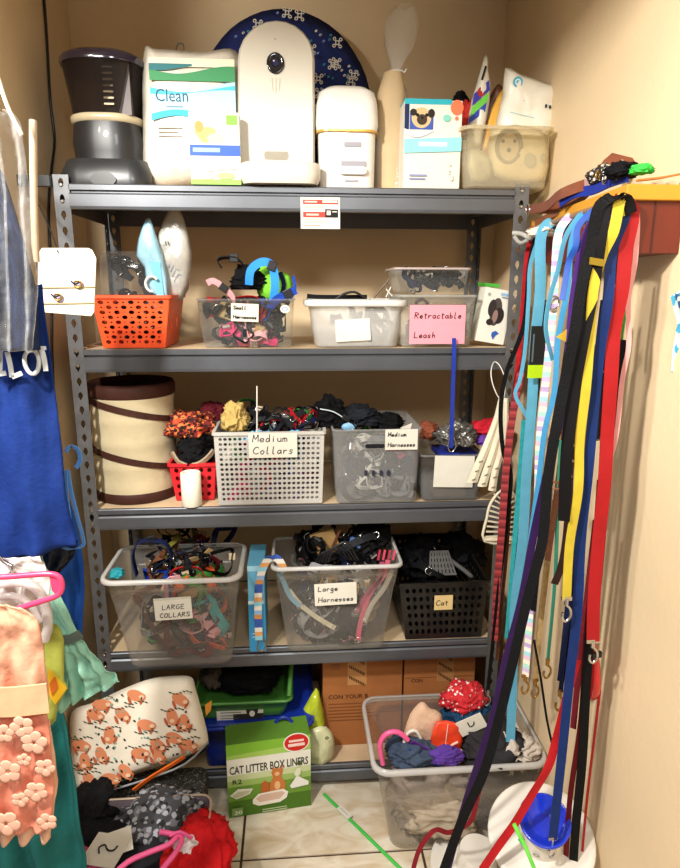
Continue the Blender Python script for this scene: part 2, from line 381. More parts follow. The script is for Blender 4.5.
fl(.06,.88,.5,.90, RED); fl(.66,.42,.76,.56, CARD, -.007); fl(.80,.44,.92,.47, CARD, -.007)
b.build('caution_label', su, label='small white caution label with red bands on the top beam')
# ---------------------------------------------------------------- shared makers
def O(pts, y): return [A(px, py, y) for px, py in pts]
def SO(pts, y, k=5): return spline([A(px, py, y) for px, py in pts], k, True)
def card_on(b, c0, wd, ht, y, mt=CARD, rot=0, t=.0012):     # upright card facing the room: lower left corner
    ux = V((math.cos(rot), 0, math.sin(rot))); uz = V((-math.sin(rot), 0, math.cos(rot)))
    c = V(c0)+ux*wd/2+uz*ht/2; b.obox(c, ux*wd/2, V((0, t/2, 0)), uz*ht/2, mt); return V(c0)+V((0, -t/2-.0004, 0)), ux, uz
def hand_card(parent, lines, px0, py0, px1, py1, y, mt=CARD, rot=0, size=None, name='name_card', label=None, printed=False):
    a = A(px0, py1, y); c = A(px1, py0, y); wd, ht = c.x-a.x, c.z-a.z
    b = B(); o, ux, uz = card_on(b, (a.x, y, a.z), wd, ht, y, mt, rot); n = len(lines)
    for i, t in enumerate(lines):
        sz = size or ht/(n*1.5); base = o+uz*(ht*(n-1-i+.32)/n)+ux*wd*.08
        L = max(sum(.5 if q == ' ' else (.78 if q.islower() else .96) for q in tt) for tt in lines)
        if printed: b.text(t, base, ux, uz, sz, INK, bold=.01, width=wd*.8)
        else:
            b.hand(t, base, ux, uz, min(sz, wd*.86/L), INK, pen=.0024)
    return b.build(name, parent, label=label)
def tub(name, xb0, xb1, xt0, xt1, zb, zt, yf, db, dt, mt, r=.03, t=.0022, rimw=.012, rimmt=None, over=0, lip=.012, ledge=0):
    """open tapered bin; yf = front of the base, db / dt = depth at base / top"""
    cxb, cxt = (xb0+xb1)/2, (xt0+xt1)/2; cy = yf+db/2; H = zt-zb; b = B()
    R = lambda w_, d_, rad, z, cx: rr(w_, d_, rad, z, (cx, cy), 6)
    L = lambda k: (xb1-xb0+(xt1-xt0-xb1+xb0)*k, db+(dt-db)*k, cxb+(cxt-cxb)*k)
    rings = []
    for k, z in ((.02, .0), (.05, .006), (.4, .4*H), (.97, .97*H)):
        w_, d_, cx = L(k); rad = r-(.006 if k < .03 else 0); rings.append(R(w_-(.012 if k < .03 else 0), d_-(.012 if k < .03 else 0), rad, zb+z, cx))
        if ledge and k == .4:
            w_, d_, cx = L(.74); rings += [R(w_-ledge, d_-ledge, r, zb+.74*H, cx), R(w_, d_, r, zb+.75*H, cx)]
    w_, d_, cx = L(1); rings += [R(w_, d_, r, zt-lip, cx)]
    outer = rings[:]
    b.loft(outer, mt, (True, False))
    inn = []
    for k in (.98, .4, .03):
        w2, d2, cx2 = L(k); inn.append(R(w2-2*t, d2-2*t, r-t, zb+max(k*H, .004), cx2))
    b.loft(inn, mt, (False, True))
    root = b.build(name)
    q = B(); q.loft([R(w_-2*t, d_-2*t, r-t, zt-lip*.3, cx), R(w_+rimw, d_+rimw, r+rimw/2, zt-lip*.3, cx), R(w_+rimw*1.3, d_+rimw*1.3, r+rimw*.6, zt-lip, cx),
                     R(w_+rimw*.9, d_+rimw*.9, r+rimw*.4, zt-lip*1.1, cx), R(w_, d_, r, zt-lip*1.02, cx)], rimmt or mt, (False, False)); q.build('rim', root, solid=.0012)
    return root
def rnd(a, c): return random.uniform(a, c)
WEB = {'black':'#060608','charcoal':'#1c1c20','red':'#a8161f','hot pink':'#d83070','blue':'#153c9c','teal':'#2a9aa0','navy':'#101a3c','purple':'#5a2a86','grey':'#8a8a8c','tan':'#b79a68','orange':'#e0602a',
       'light blue':'#6fb6dc','green':'#3c8a3a','brown':'#5a3420','olive':'#77702e','pale pink':'#e9aab0','white':'#e4dfd4','maroon':'#6d1a24'}
def webm(c): return mat(WEB[c], .7, var=.18, scale=60, bump=.35, bscale=260, name=c.replace(' ', '_')+'_webbing')
def dring(b, c, r, mt=None, ax=None):
    c = V(c); a = V(ax or (rnd(-1,1), rnd(-1,1), rnd(-1,1))).normalized(); u = a.orthogonal().normalized(); v = a.cross(u)
    b.tube([c+(u*math.cos(k*PI/4)+v*math.sin(k*PI/4)*.8)*r for k in range(8)], r*.16, mt or CHROME, 5, True, 2)
def piece(kind, c, R, col, lo, hi, label, group, ws=1):
    """one tangled collar or harness lying at c inside the box lo..hi"""
    clampv = lambda p: V((min(max(p.x, lo[0]), hi[0]), min(max(p.y, lo[1]), hi[1]), min(max(p.z, lo[2]), hi[2])))
    nrm = V((rnd(-1,1), rnd(-1.2,.4), rnd(-.7,.9))).normalized(); u = nrm.orthogonal().normalized(); u = Matrix.Rotation(rnd(0, 6), 3, nrm) @ u; v = nrm.cross(u)
    w_ = rnd(.011, .019) if kind == 'dog_collar' else rnd(.014, .026)
    w_ *= ws
    def loop(cc, u, v, R, e):
        n = 9; pts = []
        for k in range(n):
            a = 2*PI*k/n; rr_ = R*(1+rnd(-.22,.22)); pts.append(clampv(cc+u*math.cos(a)*rr_+v*math.sin(a)*rr_*e+nrm*rnd(-.25,.25)*R))
        return pts
    b = B(); pts = loop(V(c), u, v, R, rnd(.4, .9)); mt = webm(col)
    b.strip(pts, w_, mt, tuple(nrm), .0022, True, 4, twist=rnd(-.6,.6)); root = b.build(kind)
    if kind == 'dog_harness':
        q = B(); q.strip(loop(V(c)+u*R*.7, v, nrm, R*.6, .8), w_, mt, tuple(u), .0024, True, 4); q.build('girth_strap', root)
        q = B(); ol = [clampv(V(c)+u*math.cos(a)*R*.62+v*math.sin(a)*R*.45+nrm*.004) for a in [2*PI*k/14 for k in range(14)]]
        if random.random() < .55: q.pillow(ol, nrm, .014, mat(WEB[col], .9, var=.3, scale=25, bump=.5, bscale=90), wr=.002); q.build('chest_pad', root)
    q = B(); p = pts[0]; t = (pts[1]-pts[-1]).normalized(); s_ = t.cross(nrm); s_ = s_.normalized() if s_.length > .1 else t.orthogonal().normalized()
    q.obox(p, t*.011, s_*w_*.62, t.cross(s_)*.0045, BLACKP if random.random() < .7 else CHROME); q.build('buckle', root, bev=.0015)
    q = B(); dring(q, pts[3], .009 if kind == 'dog_collar' else .012); q.build('ring', root)
    tag(root, label, kind.split('_')[1], group); return root
def tangle(n, kind, lo, hi, cols, where, group, Rr=(.035, .07), ws=1):
    for i in range(n):
        R = rnd(*Rr); col = cols[i % len(cols)]
        # nearer the front pane and the top more often, where the bin shows them
        c = (rnd(lo[0]+R*.5, hi[0]-R*.5), lo[1]+(hi[1]-lo[1])*(random.random()**2.2), rnd(lo[2]+R*.3, hi[2]-R*.2))
        piece(kind, c, R, col, lo, hi, col+' nylon '+kind.replace('_', ' ')+' '+where, group, ws)
def heap(name, c, size, mt, seed, parent=None, folds=1.0):
    """a crumpled piece of cloth"""
    bm = bmesh.new(); bmesh.ops.create_icosphere(bm, subdivisions=5, radius=1); rs = random.Random(seed); RT = Matrix.Rotation(rs.uniform(0, 6), 3, 'X') @ Matrix.Rotation(rs.uniform(0, 6), 3, 'Z')
    for v in bm.verts:
        p = v.co.copy(); r_ = RT @ p; w_ = V((r_.x*.8+.5*noise.noise(p*1.3), r_.y*2.6, r_.z*1.1)); a = noise.noise(p*1.5+V((seed, 0, 0)))
        k = 1-abs(noise.noise(w_*1.7+V((0, seed, 0))))*2.2; k2 = 1-abs(noise.noise(w_*3.6+V((seed, seed, 0))))*2
        f = .86+.34*a+folds*(.22*k*abs(k)+.09*k2); q = p*f
        if q.z < -.6: q.z = -.6-(q.z+.6)*.1
        v.co = V((q.x*size[0], q.y*size[1], q.z*size[2]))
    b = B(); b.add([V(c)+v.co for v in bm.verts], [tuple(v.index for v in f.verts) for f in bm.faces], mt, True); bm.free()
    return b.build(name, parent)
def sheet(name, left, right, mt, amp=.012, freq=7, seed=0, parent=None, nu=40, nv=36, grow=1, solid=.0018, back=None, build=True, hem=0, yoff=0):
    """hanging cloth between two edge lines running top to bottom"""
    L = spline(left, 8) if len(left) > 2 else [V(left[0]).lerp(V(left[1]), k/16) for k in range(17)]
    Rr_ = spline(right, 8) if len(right) > 2 else [V(right[0]).lerp(V(right[1]), k/16) for k in range(17)]
    def ev(P, t): x = t*(len(P)-1); i = min(int(x), len(P)-2); return P[i].lerp(P[i+1], x-i)
    vs = []
    for j in range(nv+1):
        t = j/nv; l, r = ev(L, t), ev(Rr_, t)
        for i in range(nu+1):
            u = i/nu; p = l.lerp(r, u); a = amp*(1-grow+grow*t)
            ph = seed+1.2*noise.noise(V((u*3, t*2, seed)))
            f = math.sin(u*freq*2*PI+ph*2)*a+noise.noise(V((u*5, t*5, seed+3)))*amp*.9+noise.noise(V((u*14, t*11, seed+9)))*amp*.3
            p = p+V((0, f+yoff, 0)); 
            if hem: p.z += hem*t*t*(noise.noise(V((u*freq, 0, seed)))+.5*math.sin(u*freq*2*PI))
            vs.append(p)
    fs = [(j*(nu+1)+i, j*(nu+1)+i+1, (j+1)*(nu+1)+i+1, (j+1)*(nu+1)+i) for j in range(nv) for i in range(nu)]
    b = B(); b.add(vs, fs, mt, True)
    return b.build(name, parent, solid=solid) if build else b
def pxbox(name, px0, px1, py0, z0, y, dep, mt, bev=.002, parent=None, pyb=None, jig=0):
    a = A(px0, (py0+(pyb or py0))/2, y); c = A(px1, py0, y); zt = A((px0+px1)/2, py0, y).z
    b = B(); b.box((a.x, y, z0), (c.x, y+dep, zt), mt); return b.build(name, parent, bev=bev), (a.x, c.x, z0, zt)
class Face:      # flat printing on an upright face: u to the right, v down, both 0..1
    def __init__(s, x0, x1, z0, z1, y): s.x0, s.x1, s.z0, s.z1, s.y, s.k = x0, x1, z0, z1, y, 1; s.b = B()
    def P(s, u, v): return V((s.x0+(s.x1-s.x0)*u, s.y-.0003-s.k*.00022, s.z1-(s.z1-s.z0)*v))
    def rect(s, u0, v0, u1, v1, col): s.b.add([s.P(u0,v1), s.P(u1,v1), s.P(u1,v0), s.P(u0,v0)], [(0,1,2,3)], flat(col)); s.k += 1; return s
    def poly(s, pts, col): s.b.poly([s.P(*p) for p in pts][::-1], flat(col)); s.k += 1; return s
    def blob(s, u, v, ru, rv, col, n=22, wob=0, seed=0):
        s.b.poly([s.P(u+ru*math.cos(a)*(1+wob*math.sin(3*a+seed)), v-rv*math.sin(a)*(1+wob*math.sin(3*a+seed))) for a in [2*PI*k/n for k in range(n)]], flat(col)); s.k += 1; return s
    def band(s, f0, f1, u0, u1, col, n=14):
        us = [u0+(u1-u0)*k/n for k in range(n+1)]
        for a, c in zip(us[:-1], us[1:]): s.b.add([s.P(a, f1(a)), s.P(c, f1(c)), s.P(c, f0(c)), s.P(a, f0(a))], [(0,1,2,3)], flat(col))
        s.k += 1; return s
    def text(s, t, u, v, width, h, col, bold=.0): s.b.text(t, s.P(u, v), (1, 0, 0), (0, 0, 1), h*(s.z1-s.z0), flat(col), width=width*(s.x1-s.x0), bold=bold); s.k += 1; return s
    def lines(s, u0, u1, vs, col, h=.012):
        for v in vs: s.rect(u0, v, u0+(u1-u0)*rnd(.7, 1), v+h, col); s.k -= 1
        s.k += 1; return s
    def build(s, name, parent, label=None): return s.b.build(name, parent, label=label)
def flat(c): return mat(c, .55, var=.02, scale=20)
class FaceO(Face):
    def __init__(s, o, ux, uz, w_, h_, n): s.o, s.ux, s.uz, s.w, s.h, s.n, s.k, s.b = V(o), V(ux).normalized(), V(uz).normalized(), w_, h_, V(n).normalized(), 1, B()
    def P(s, u, v): return s.o+s.ux*u*s.w+s.uz*(1-v)*s.h+s.n*(.0003+s.k*.00022)
    def text(s, t, u, v, width, h, col, bold=.0): s.b.text(t, s.P(u, v), s.ux, s.uz, h*s.h, flat(col), width=width*s.w, bold=bold); s.k += 1; return s
# ================================================================ top shelf
Z = SF[0]+.001
# black pet feeder with smoky hopper
def zy(py, y, px=300): return A(px, py, y).z
c = V((A(112, 150, .12).x, .12, Z)); z1, z2, z3, z4, z5 = zy(158,.02,110), zy(119,.02,110), zy(112,.02,110), zy(53,.02,110), zy(45,.02,110)
def rrs(sc, z, cx=c.x): return rr(sc*2, sc*2, sc*.8, z, (cx, c.y), 7)
b = B(); b.loft([rrs(.088, z1-.01), rrs(.088, z1+.02), rrs(.091, (z1+z2)/2), rrs(.086, z2)], mat('#1b1c1f', .4, var=.05, scale=8, coat=.1)); fe = b.build('pet_feeder')
tag(fe, 'black pet food dispenser with clear smoky hopper at left end of top shelf', 'pet feeder')
b = B(); b.loft([rr(.225, .20, .05, Z, (c.x, c.y-.01), 7), rr(.228, .205, .05, Z+.03, (c.x, c.y-.01), 7), rr(.205, .19, .05, z1, (c.x, c.y), 7)], mat('#26282b', .35, var=.05, coat=.1))
b.build('base', fe)
b = B(); b.disc(A(103, 179, .004), V((.032, 0, 0)), V((0, 0, .018)), BLACKP, 18); b.build('food_outlet', fe)
b = B(); b.loft([rrs(.086, z2), rrs(.091, z2+.004), rrs(.092, z3), rrs(.086, z3+.003)], mat('#b6a98a', .3, var=.05)); b.build('collar_band', fe)
SMK = film('#4a3e38', .84, .08, name='smoky_plastic')
b = B(); b.loft([rrs(.084, z3+.003), rrs(.093, z3+(z4-z3)*.5), rrs(.103, z4)], SMK, (False, False))
b.loft([rrs(.081, z3+.004), rrs(.090, z3+(z4-z3)*.5), rrs(.100, z4)], SMK, (True, False)); hp = b.build('hopper', fe)
b = B()
for k in range(7):
    zz = z3+.02+k*.014; b.box((c.x+.012, c.y-.088, zz), (c.x+.036, c.y-.086, zz+.004), mat('#c9b58a', .5)); 
b.build('level_marks', hp)
b = B(); b.loft([rrs(.105, z4-.012), rrs(.107, z4), rrs(.102, z4+.008), rrs(.085, z5), rrs(.02, z5+.002)], mat('#241c2c', .15, var=.05, coat=.6)); b.build('lid', fe)
b = B()
b.box((c.x+.014, c.y-.075, z3), (c.x+.075, c.y+.06, z4-.01), mat('#4d4340', .5)); b.build('inner_bin', fe)
# package of puppy pads
PADM = mat('#cfc8b9', .35, var=.08, scale=25, bump=.7, bscale=35)
ol = spline([A(*q, .09) for q in ((148,187),(143,120),(144,52),(158,49),(200,52),(236,51),(241,90),(240,187),(195,188))], 5, True)
b = B(); b.pillow(ol, (0, -1, 0), .085, PADM, wr=.0025, flat=7); pk = b.build('puppy_pad_package')
tag(pk, 'tall white soft package of puppy pads with green stripe and blue wave, behind small carton', 'package')
yy = .09-.0425-.003; a_, c_ = A(156, 187, yy), A(234, 51, yy)
F = Face(a_.x, c_.x, a_.z, c_.z, yy)
F.band(lambda u: .06, lambda u: .12+.0*u, 0, 1, '#d9d8bd').band(lambda u: .14+.03*math.sin(u*5), lambda u: .22, 0, 1, '#3f8a5a').band(lambda u: .10, lambda u: .13+.02*math.sin(u*6+1), .0, .5, '#2f6f74')
F.band(lambda u: .27+.05*math.sin(u*4+.5), lambda u: .50-.03*math.sin(u*5), 0, 1, '#a9d3ea').band(lambda u: .46-.035*math.sin(u*5), lambda u: .51-.04*math.sin(u*5), 0, 1, '#3aa6bd').band(lambda u: .27+.03*math.sin(u*4), lambda u: .30+.02*math.sin(u*4+1), 0, 1, '#4cb4cc')
F.text('Clean', .06, .37, .38, .13, '#27485e').lines(.18, .45, (.40,), '#6f8c9c').lines(.05, .4, (.55,.58,.61), '#b9b2a0')
F.build('printed_front', pk)
b = B(); b.tube([A(176,50,.06), A(178,44,.06), A(183,44,.06), A(184,50,.06)], .0015, BLACKP, 5); b.build('hang_loop', pk)
# small carton in front
bx, (x0,x1,z0,zt) = pxbox('pad_carton', 188, 239, 112, Z, -.004, .035, CARD); tag(bx, 'small white carton with orange dog and blue band in front of pad package', 'box')
F = Face(x0, x1, z0, zt, -.004); F.blob(.32,.30,.2,.11,'#e2a56a',wob=.15).blob(.2,.2,.09,.08,'#d88f50').blob(.52,.36,.17,.07,'#efc9a0').rect(0,.45,1,.60,'#3c5fae').rect(.06,.49,.6,.55,'#8fa6d8').rect(.74,.04,.96,.17,'#7cc44a').rect(0,.62,1,.66,'#d8efc4').rect(.0,.93,1,1,'#8ccf5a')
F.poly([(.2,.72),(.85,.68),(.95,.78),(.35,.82)],'#b3b2ae').poly([(.2,.72),(.2,.8),(.35,.9),(.35,.82)],'#e8e6e0').blob(.35,.88,.12,.05,'#e9c5b0').blob(.7,.88,.18,.05,'#a9d67c'); F.build('printed_front', bx)
# navy patterned cushion standing against the wall
NAVY = mat('#26316a', .85, var=.25, scale=12, bump=.3)
cc = A(286, 118, .40); rx = (A(372, 118, .40)-cc).x; rz = (zy(8, .40, 286)-cc.z)
ol = [cc+V((rx*math.cos(a), .04*math.sin(a), rz*math.sin(a)*(1 if math.sin(a) > 0 else .86))) for a in [2*PI*k/48 for k in range(48)]]
b = B(); b.pillow(ol, (0, -1, .1), .09, NAVY, wr=.003, flat=4)
def motif(b, p, r, cols):
    for k in range(4):
        a = k*PI/2+.7; q = p+V((math.cos(a)*r, 0, math.sin(a)*r)); b.disc(q, V((r*.42, 0, 0)), V((0, 0, r*.42)), cols[0], 8, .45)
    b.disc(p, V((r*.5, 0, r*.5)), V((-r*.5, 0, r*.5)), cols[0], 4, .5)
yc = cc.y-.052; MW = flat('#d9d4c8'); MT = flat('#3c8fa6'); MG = flat('#7d8fce')
for k in range(220):
    a = rnd(0, 2*PI); q = math.sqrt(random.random())*.9; p = V((cc.x+rx*q*math.cos(a), yc-.0005-.0*q, cc.z+abs(rz)*q*math.sin(a)))
    p.y += .05*(q**6)*1.0+.004*math.sin(a)
    if k % 4 == 0: motif(b, p, .013, (MW,))
    else: b.disc(p, V((.004, 0, .002)), V((-.001, 0, .003)), (MT, MG, MW)[k % 3], 7, .4 if k % 2 else 0)
cu2 = b.build('round_pet_bed'); cu2.location.y += -.01; cu2.location.z = max(cu2.location.z, Z); tag(cu2, 'round navy patterned pet bed standing on edge behind the white feeders', 'pet bed')
# tall white arched feeder with camera
yf = .045; OW = mat('#cfc9ba', .35, var=.02, scale=3, coat=.3)
def arch(px0, px1, pt, pb, rpx, y, n=12):
    rad = (px1-px0)/2; cx = (px0+px1)/2; pts = [(px0, pb), (px1, pb)]
    for k in range(n+1):
        a = PI*k/n; pts.append((cx+rad*math.cos(a), pt+rad*1.02-rad*1.02*math.sin(a)))
    return [A(p[0], p[1], y) for p in pts]
o_ = arch(237, 315, 19, 186, 39, yf); b = B(); zmin = Z
for p in o_: p.z = max(p.z, zmin)
rg = []
for (s_, dy) in ((.93, 0), (.98, .005), (1, .016), (1, .13), (.97, .14)):
    cz = sum((p for p in o_), V())/len(o_); rg.append([V((cz.x+(p.x-cz.x)*s_, yf+dy, cz.z+(p.z-cz.z)*s_ if p.z > Z+.01 else p.z)) for p in o_])
b.loft(rg, OW); fd = b.build('camera_pet_feeder'); tag(fd, 'tall off-white arched pet feeder with round black camera lens and food tray', 'pet feeder')
ln = A(275.5, 63.5, yf); b = B(); b.lathe([(.021,0),(.021,.004),(.018,.005)], (0,0,0), BLACKP, 24); 
b = B(); rngs = [[ln+V((r*math.cos(a), d, r*math.sin(a)*1.1)) for a in [2*PI*k/24 for k in range(24)]] for r, d in ((.0225,.001),(.0225,-.004),(.019,-.005),(.015,-.003))]
b.loft(rngs, mat('#14141a', .15, coat=.8)); le = b.build('camera_lens', fd)
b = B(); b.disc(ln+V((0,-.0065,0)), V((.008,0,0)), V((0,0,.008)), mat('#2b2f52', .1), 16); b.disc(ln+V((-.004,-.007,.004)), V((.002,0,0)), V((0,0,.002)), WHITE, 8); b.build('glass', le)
b = B(); b.disc(A(275,39,yf-.001), V((.0022,0,0)), V((0,0,.0022)), flat('#a0998a'), 8)
for k in range(3): p = A(272+k*4, 78, yf-.001); q = A(273+k*3, 93-abs(k-1)*2, yf-.001); b.strip([p, q], .002, flat('#bdb5a4'), (1,0,0), .0004, sub=1)
b.build('embossed_mark', fd)
p0, p1 = A(264,151,yf-.001), A(289,160,yf-.001); b = B(); b.loft([rr(p1.x-p0.x, p0.z-p1.z, .008, 0, (0,0), 5)], flat('#000000'), (False, False)) if 0 else None
b.add([V(((p0.x+p1.x)/2+q.x, yf-.001, (p0.z+p1.z)/2+q.y)) for q in rr(p1.x-p0.x, p0.z-p1.z, .007, 0)], [tuple(range(20))], mat('#8a836f', .4)); b.build('food_chute', fd)
tz = zy(163, 0, 280); x0, x1 = A(239,175,-.02).x, A(321,175,-.02).x; b = B(); cx = (x0+x1)/2; w_ = x1-x0
b.loft([rr(w_*.93,.11,.035,Z+.003,(cx,.03),7), rr(w_,.12,.04,Z+.02,(cx,.03),7), rr(w_,.12,.04,tz-.004,(cx,.03),7), rr(w_*.95,.11,.04,tz,(cx,.03),7), rr(w_*.85,.095,.035,tz-.004,(cx,.03),7), rr(w_*.75,.08,.03,tz-.028,(cx,.03),7)], OW); b.build('food_tray', fd)
# small white feeder
WH2 = mat('#e2ded6', .3, var=.015, coat=.3)
x0, x1 = A(317,150,.03).x, A(378,150,.03).x; cx = (x0+x1)/2; w_ = x1-x0; zm, zt = zy(131,.03,347), zy(83,.03,347)
b = B(); b.loft([rr(w_*.92,.15,.03,Z,(cx,.105),7), rr(w_*.95,.15,.03,zm,(cx,.105),7)], WH2); sf = b.build('pet_feeder'); tag(sf, 'small white pet feeder with rounded top pod and thin gold line', 'pet feeder')
b = B(); b.loft([rr(w_*1.0,.165,.035,zm+.003,(cx,.105),7), rr(w_*1.03,.17,.035,zm+.02,(cx,.105),7), rr(w_*1.0,.165,.035,zt-.045,(cx,.105),7), rr(w_*.92,.15,.035,zt-.016,(cx,.105),7), rr(w_*.7,.12,.035,zt-.002,(cx,.105),7), rr(w_*.3,.05,.02,zt,(cx,.105),7)], WH2); b.build('top_pod', sf)
b = B(); b.loft([rr(w_*1.02,.167,.035,zm-.002,(cx,.105),7), rr(w_*1.02,.167,.035,zm+.003,(cx,.105),7)], mat('#d9a94a', .3, .4)); b.build('trim_band', sf)
b = B(); GR = flat('#9a98a0')
for (a0,b0,a1,b1) in ((344,142,361,147),(341,161,366,167),(345,180,358,182)):
    p, q = A(a0,b0,.0295), A(a1,b1,.0295); b.box((p.x,.027,q.z),(q.x,.031,p.z),GR)
b.build('slots', sf)
b = B(); p, q = A(339,167,.029), A(366,175,.029); b.loft([[V(((p.x+q.x)/2+r.x, yy_, (p.z+q.z)/2+r.y)) for r in rr(q.x-p.x, p.z-q.z, .008, 0)] for yy_ in (.029,.018)], WH2); b.build('pull_handle', sf)
# clear bag with a tan pad roll
b = B(); TAN = mat('#c6ae88', .7, var=.1, scale=8, bump=.3)
p0, p1 = A(378,187,.10), A(403,72,.10); b.loft([rr(.066,.07,.03,Z+.002,((p0.x+p1.x)/2,.12),6), rr(.072,.08,.03,Z+.1,((p0.x+p1.x)/2+.002,.12),6), rr(.075,.08,.03,p1.z-.05,((p0.x+p1.x)/2+.004,.12),6), rr(.05,.06,.025,p1.z,((p0.x+p1.x)/2+.006,.12),6)], TAN)
rl = b.build('rolled_pad'); tag(rl, 'tan rolled pad wrapped in clear plastic beside small white feeder', 'pad roll')
b = B(); rings = []
for (px, py, hw) in ((391,186,17),(391,150,19),(393,115,18),(395,90,12),(396,74,4.5),(397,62,7),(399,45,15),(402,22,17),(406,6,9)):
    cpt = A(px, py, .12); r0 = (A(px+hw, py, .12)-cpt).x; n = 26
    rings.append([cpt+V((r0*math.cos(a)*(1+.14*noise.noise(V((a*2,py*.05,1)))), r0*.75*math.sin(a)*(1+.3*noise.noise(V((a*2,py*.04,5)))), .004*math.sin(a*3))) for a in [2*PI*k/n for k in range(n)]])
for p in rings[0]: p.z = Z+.001
b.loft(rings, BAGM, (True, False)); bg = b.build('plastic_bag'); tag(bg, 'clear plastic bag twisted shut at the neck around the tan rolled pad', 'plastic bag')
b = B(); cpt = A(396,72,.12); b.tube([cpt+V((.017*math.cos(a), .014*math.sin(a), 0)) for a in [k*PI/4 for k in range(8)]], .003, WHITE, 6, True); b.tube([cpt+V((.014,-.012,0)), cpt+V((.02,-.02,-.006)), cpt+V((.024,-.02,.002))], .0025, WHITE, 5); b.build('zip_tie', bg)
# pug pad box
bx, (x0,x1,z0,zt) = pxbox('puppy_pad_box', 405, 463, 100, Z, .012, .09, CARD); tag(bx, 'white and teal box of training pads with a pug photo', 'box')
F = Face(x0,x1,z0,zt,.012); F.rect(0,0,.82,.05,'#2fa9b8').rect(0,.05,.08,.33,'#1c2b52').rect(.09,.13,.5,.33,'#3f56a2').blob(.29,.2,.17,.115,'#cdb083').blob(.15,.14,.06,.04,'#2a2320').blob(.46,.15,.06,.05,'#2a2320').blob(.3,.22,.09,.06,'#41332a').blob(.22,.17,.03,.02,'#18130f').blob(.38,.17,.03,.02,'#18130f').blob(.3,.2,.025,.015,'#18130f')
F.blob(.9,.08,.11,.085,'#e9744f').blob(.9,.2,.03,.022,'#e9744f').blob(.73,.2,.07,.04,'#7fc6b5').band(lambda u:.32+.06*math.sin(u*6), lambda u:.36+.06*math.sin(u*6+.3), 0, .5, '#cfd3dd').band(lambda u:.44-.03*u, lambda u:.60-.03*u, 0, 1, '#8fd2d4').rect(.25,.47,.75,.52,'#c7ebeb').lines(.1,.42,(.84,.88),'#8d93b8',.02)
for k in range(8): F.blob(.78+.1*random.random(), .72+.2*random.random(), .02, .015, '#cfcfc8')
F.build('printed_front', bx); b = B(); b.box((x0,.012,zt-.002),(x1-.03,.10,zt+.0025),flat('#2fa9b8')); b.build('top_flap', bx)
# cream translucent tub overhanging the shelf end
CREAM = film('#f2ead0', .8, .3, name='cream_plastic')
tb = tub('storage_tub', A(466,180,0).x, A(548,180,0).x, A(464,125,-.02).x, A(556,125,-.02).x, Z+.001, zy(124,-.02,510), -.002, .25, .28, CREAM, r=.03, rimw=.01)
tag(tb, 'cream translucent tub full of treat bags at right end of top shelf', 'storage tub')
def pouch(name, pts, y, th, mt, label, cat, marks=None, lean=0, k=2, wr=.009, flat_=6):
    ol = SO(pts, y, k); b = B(); b.pillow(ol, (0, -1, 0), th, mt, wr=wr, seed=len(label), flat=flat_)
    o = b.build(name); tag(o, label, cat)
    if marks: marks(o)
    return o
def mk1(o):
    b = B()
    for (px,py,r) in ((518,82,5),(557,110,5)): 
        for rr0, cl in ((1,'#58b0cc'),(.6,'#d6ecf0'),(.35,'#58b0cc')): p = A(px,py,.083-.0222-rr0*.0001*0); b.disc(p+V((0,-.0006*(1.2-rr0),0)), V((r*.0027*rr0,0,0)), V((0,0,r*.0027*rr0)), flat(cl), 14)
    for (a0,b0,a1,b1) in ((510,112,535,118),(522,100,540,104),(546,104,552,107)): p, q = A(a0,b0,.060), A(a1,b1,.060); b.strip([p,q], .0018, flat('#9ec7cf'), (0,0,1), .0004, sub=1)
    for (px,py) in ((546,106),(550,107)): b.disc(A(px,py,.0595), V((.003,0,0)), V((0,0,.005)), INK, 8)
    b.build('printed_marks', o)
pouch('treat_bag', ((505,68),(520,73),(545,82),(562,87),(565,96),(556,122),(546,168),(505,170),(495,165),(497,120),(503,95)), .083, .045, mat('#e9e4d4', .35, var=.05, bump=.5, bscale=25), 'white treat bag with two blue round emblems, tallest in the cream tub', 'bag', mk1)
pouch('envelope', ((503,88),(507,95),(498,130),(494,168),(480,168),(484,135),(492,108)), .11, .012, mat('#e0a93c', .5), 'yellow padded envelope between treat bags in the cream tub', 'envelope')
def mk2(o):
    b = B()
    for pts, cl in ((((474,94),(489,80),(490,90),(472,106)),'#3a3aa0'),(((472,107),(489,92),(488,101),(470,117)),'#6bc34a'),(((469,118),(487,102),(485,112),(468,124)),'#3546a8')): b.poly([A(p[0],p[1],.0835) for p in reversed(pts)], flat(cl))
    b.disc(A(481,92,.0833), V((.01,0,0)), V((0,0,.012)), flat('#a5332e'), 12); b.strip([A(482,80,.083),A(486,66,.083)], .006, INK, (1,0,.2), .0005, sub=1); b.build('printed_marks', o)
pouch('treat_bag', ((486,52),(489,70),(490,100),(482,140),(478,165),(466,165),(467,130),(472,100),(480,72)), .10, .03, mat('#dcd6c6', .35, var=.08, bump=.4, bscale=30), 'narrow white treat bag with green and violet stripes leaning in the cream tub', 'bag', mk2)
pouch('treat_bag', ((499,84),(503,94),(497,118),(488,150),(480,150),(484,112),(492,92)), .13, .02, mat('#5b3324', .45, bump=.4, bscale=30), 'brown treat pouch behind the yellow envelope', 'bag')
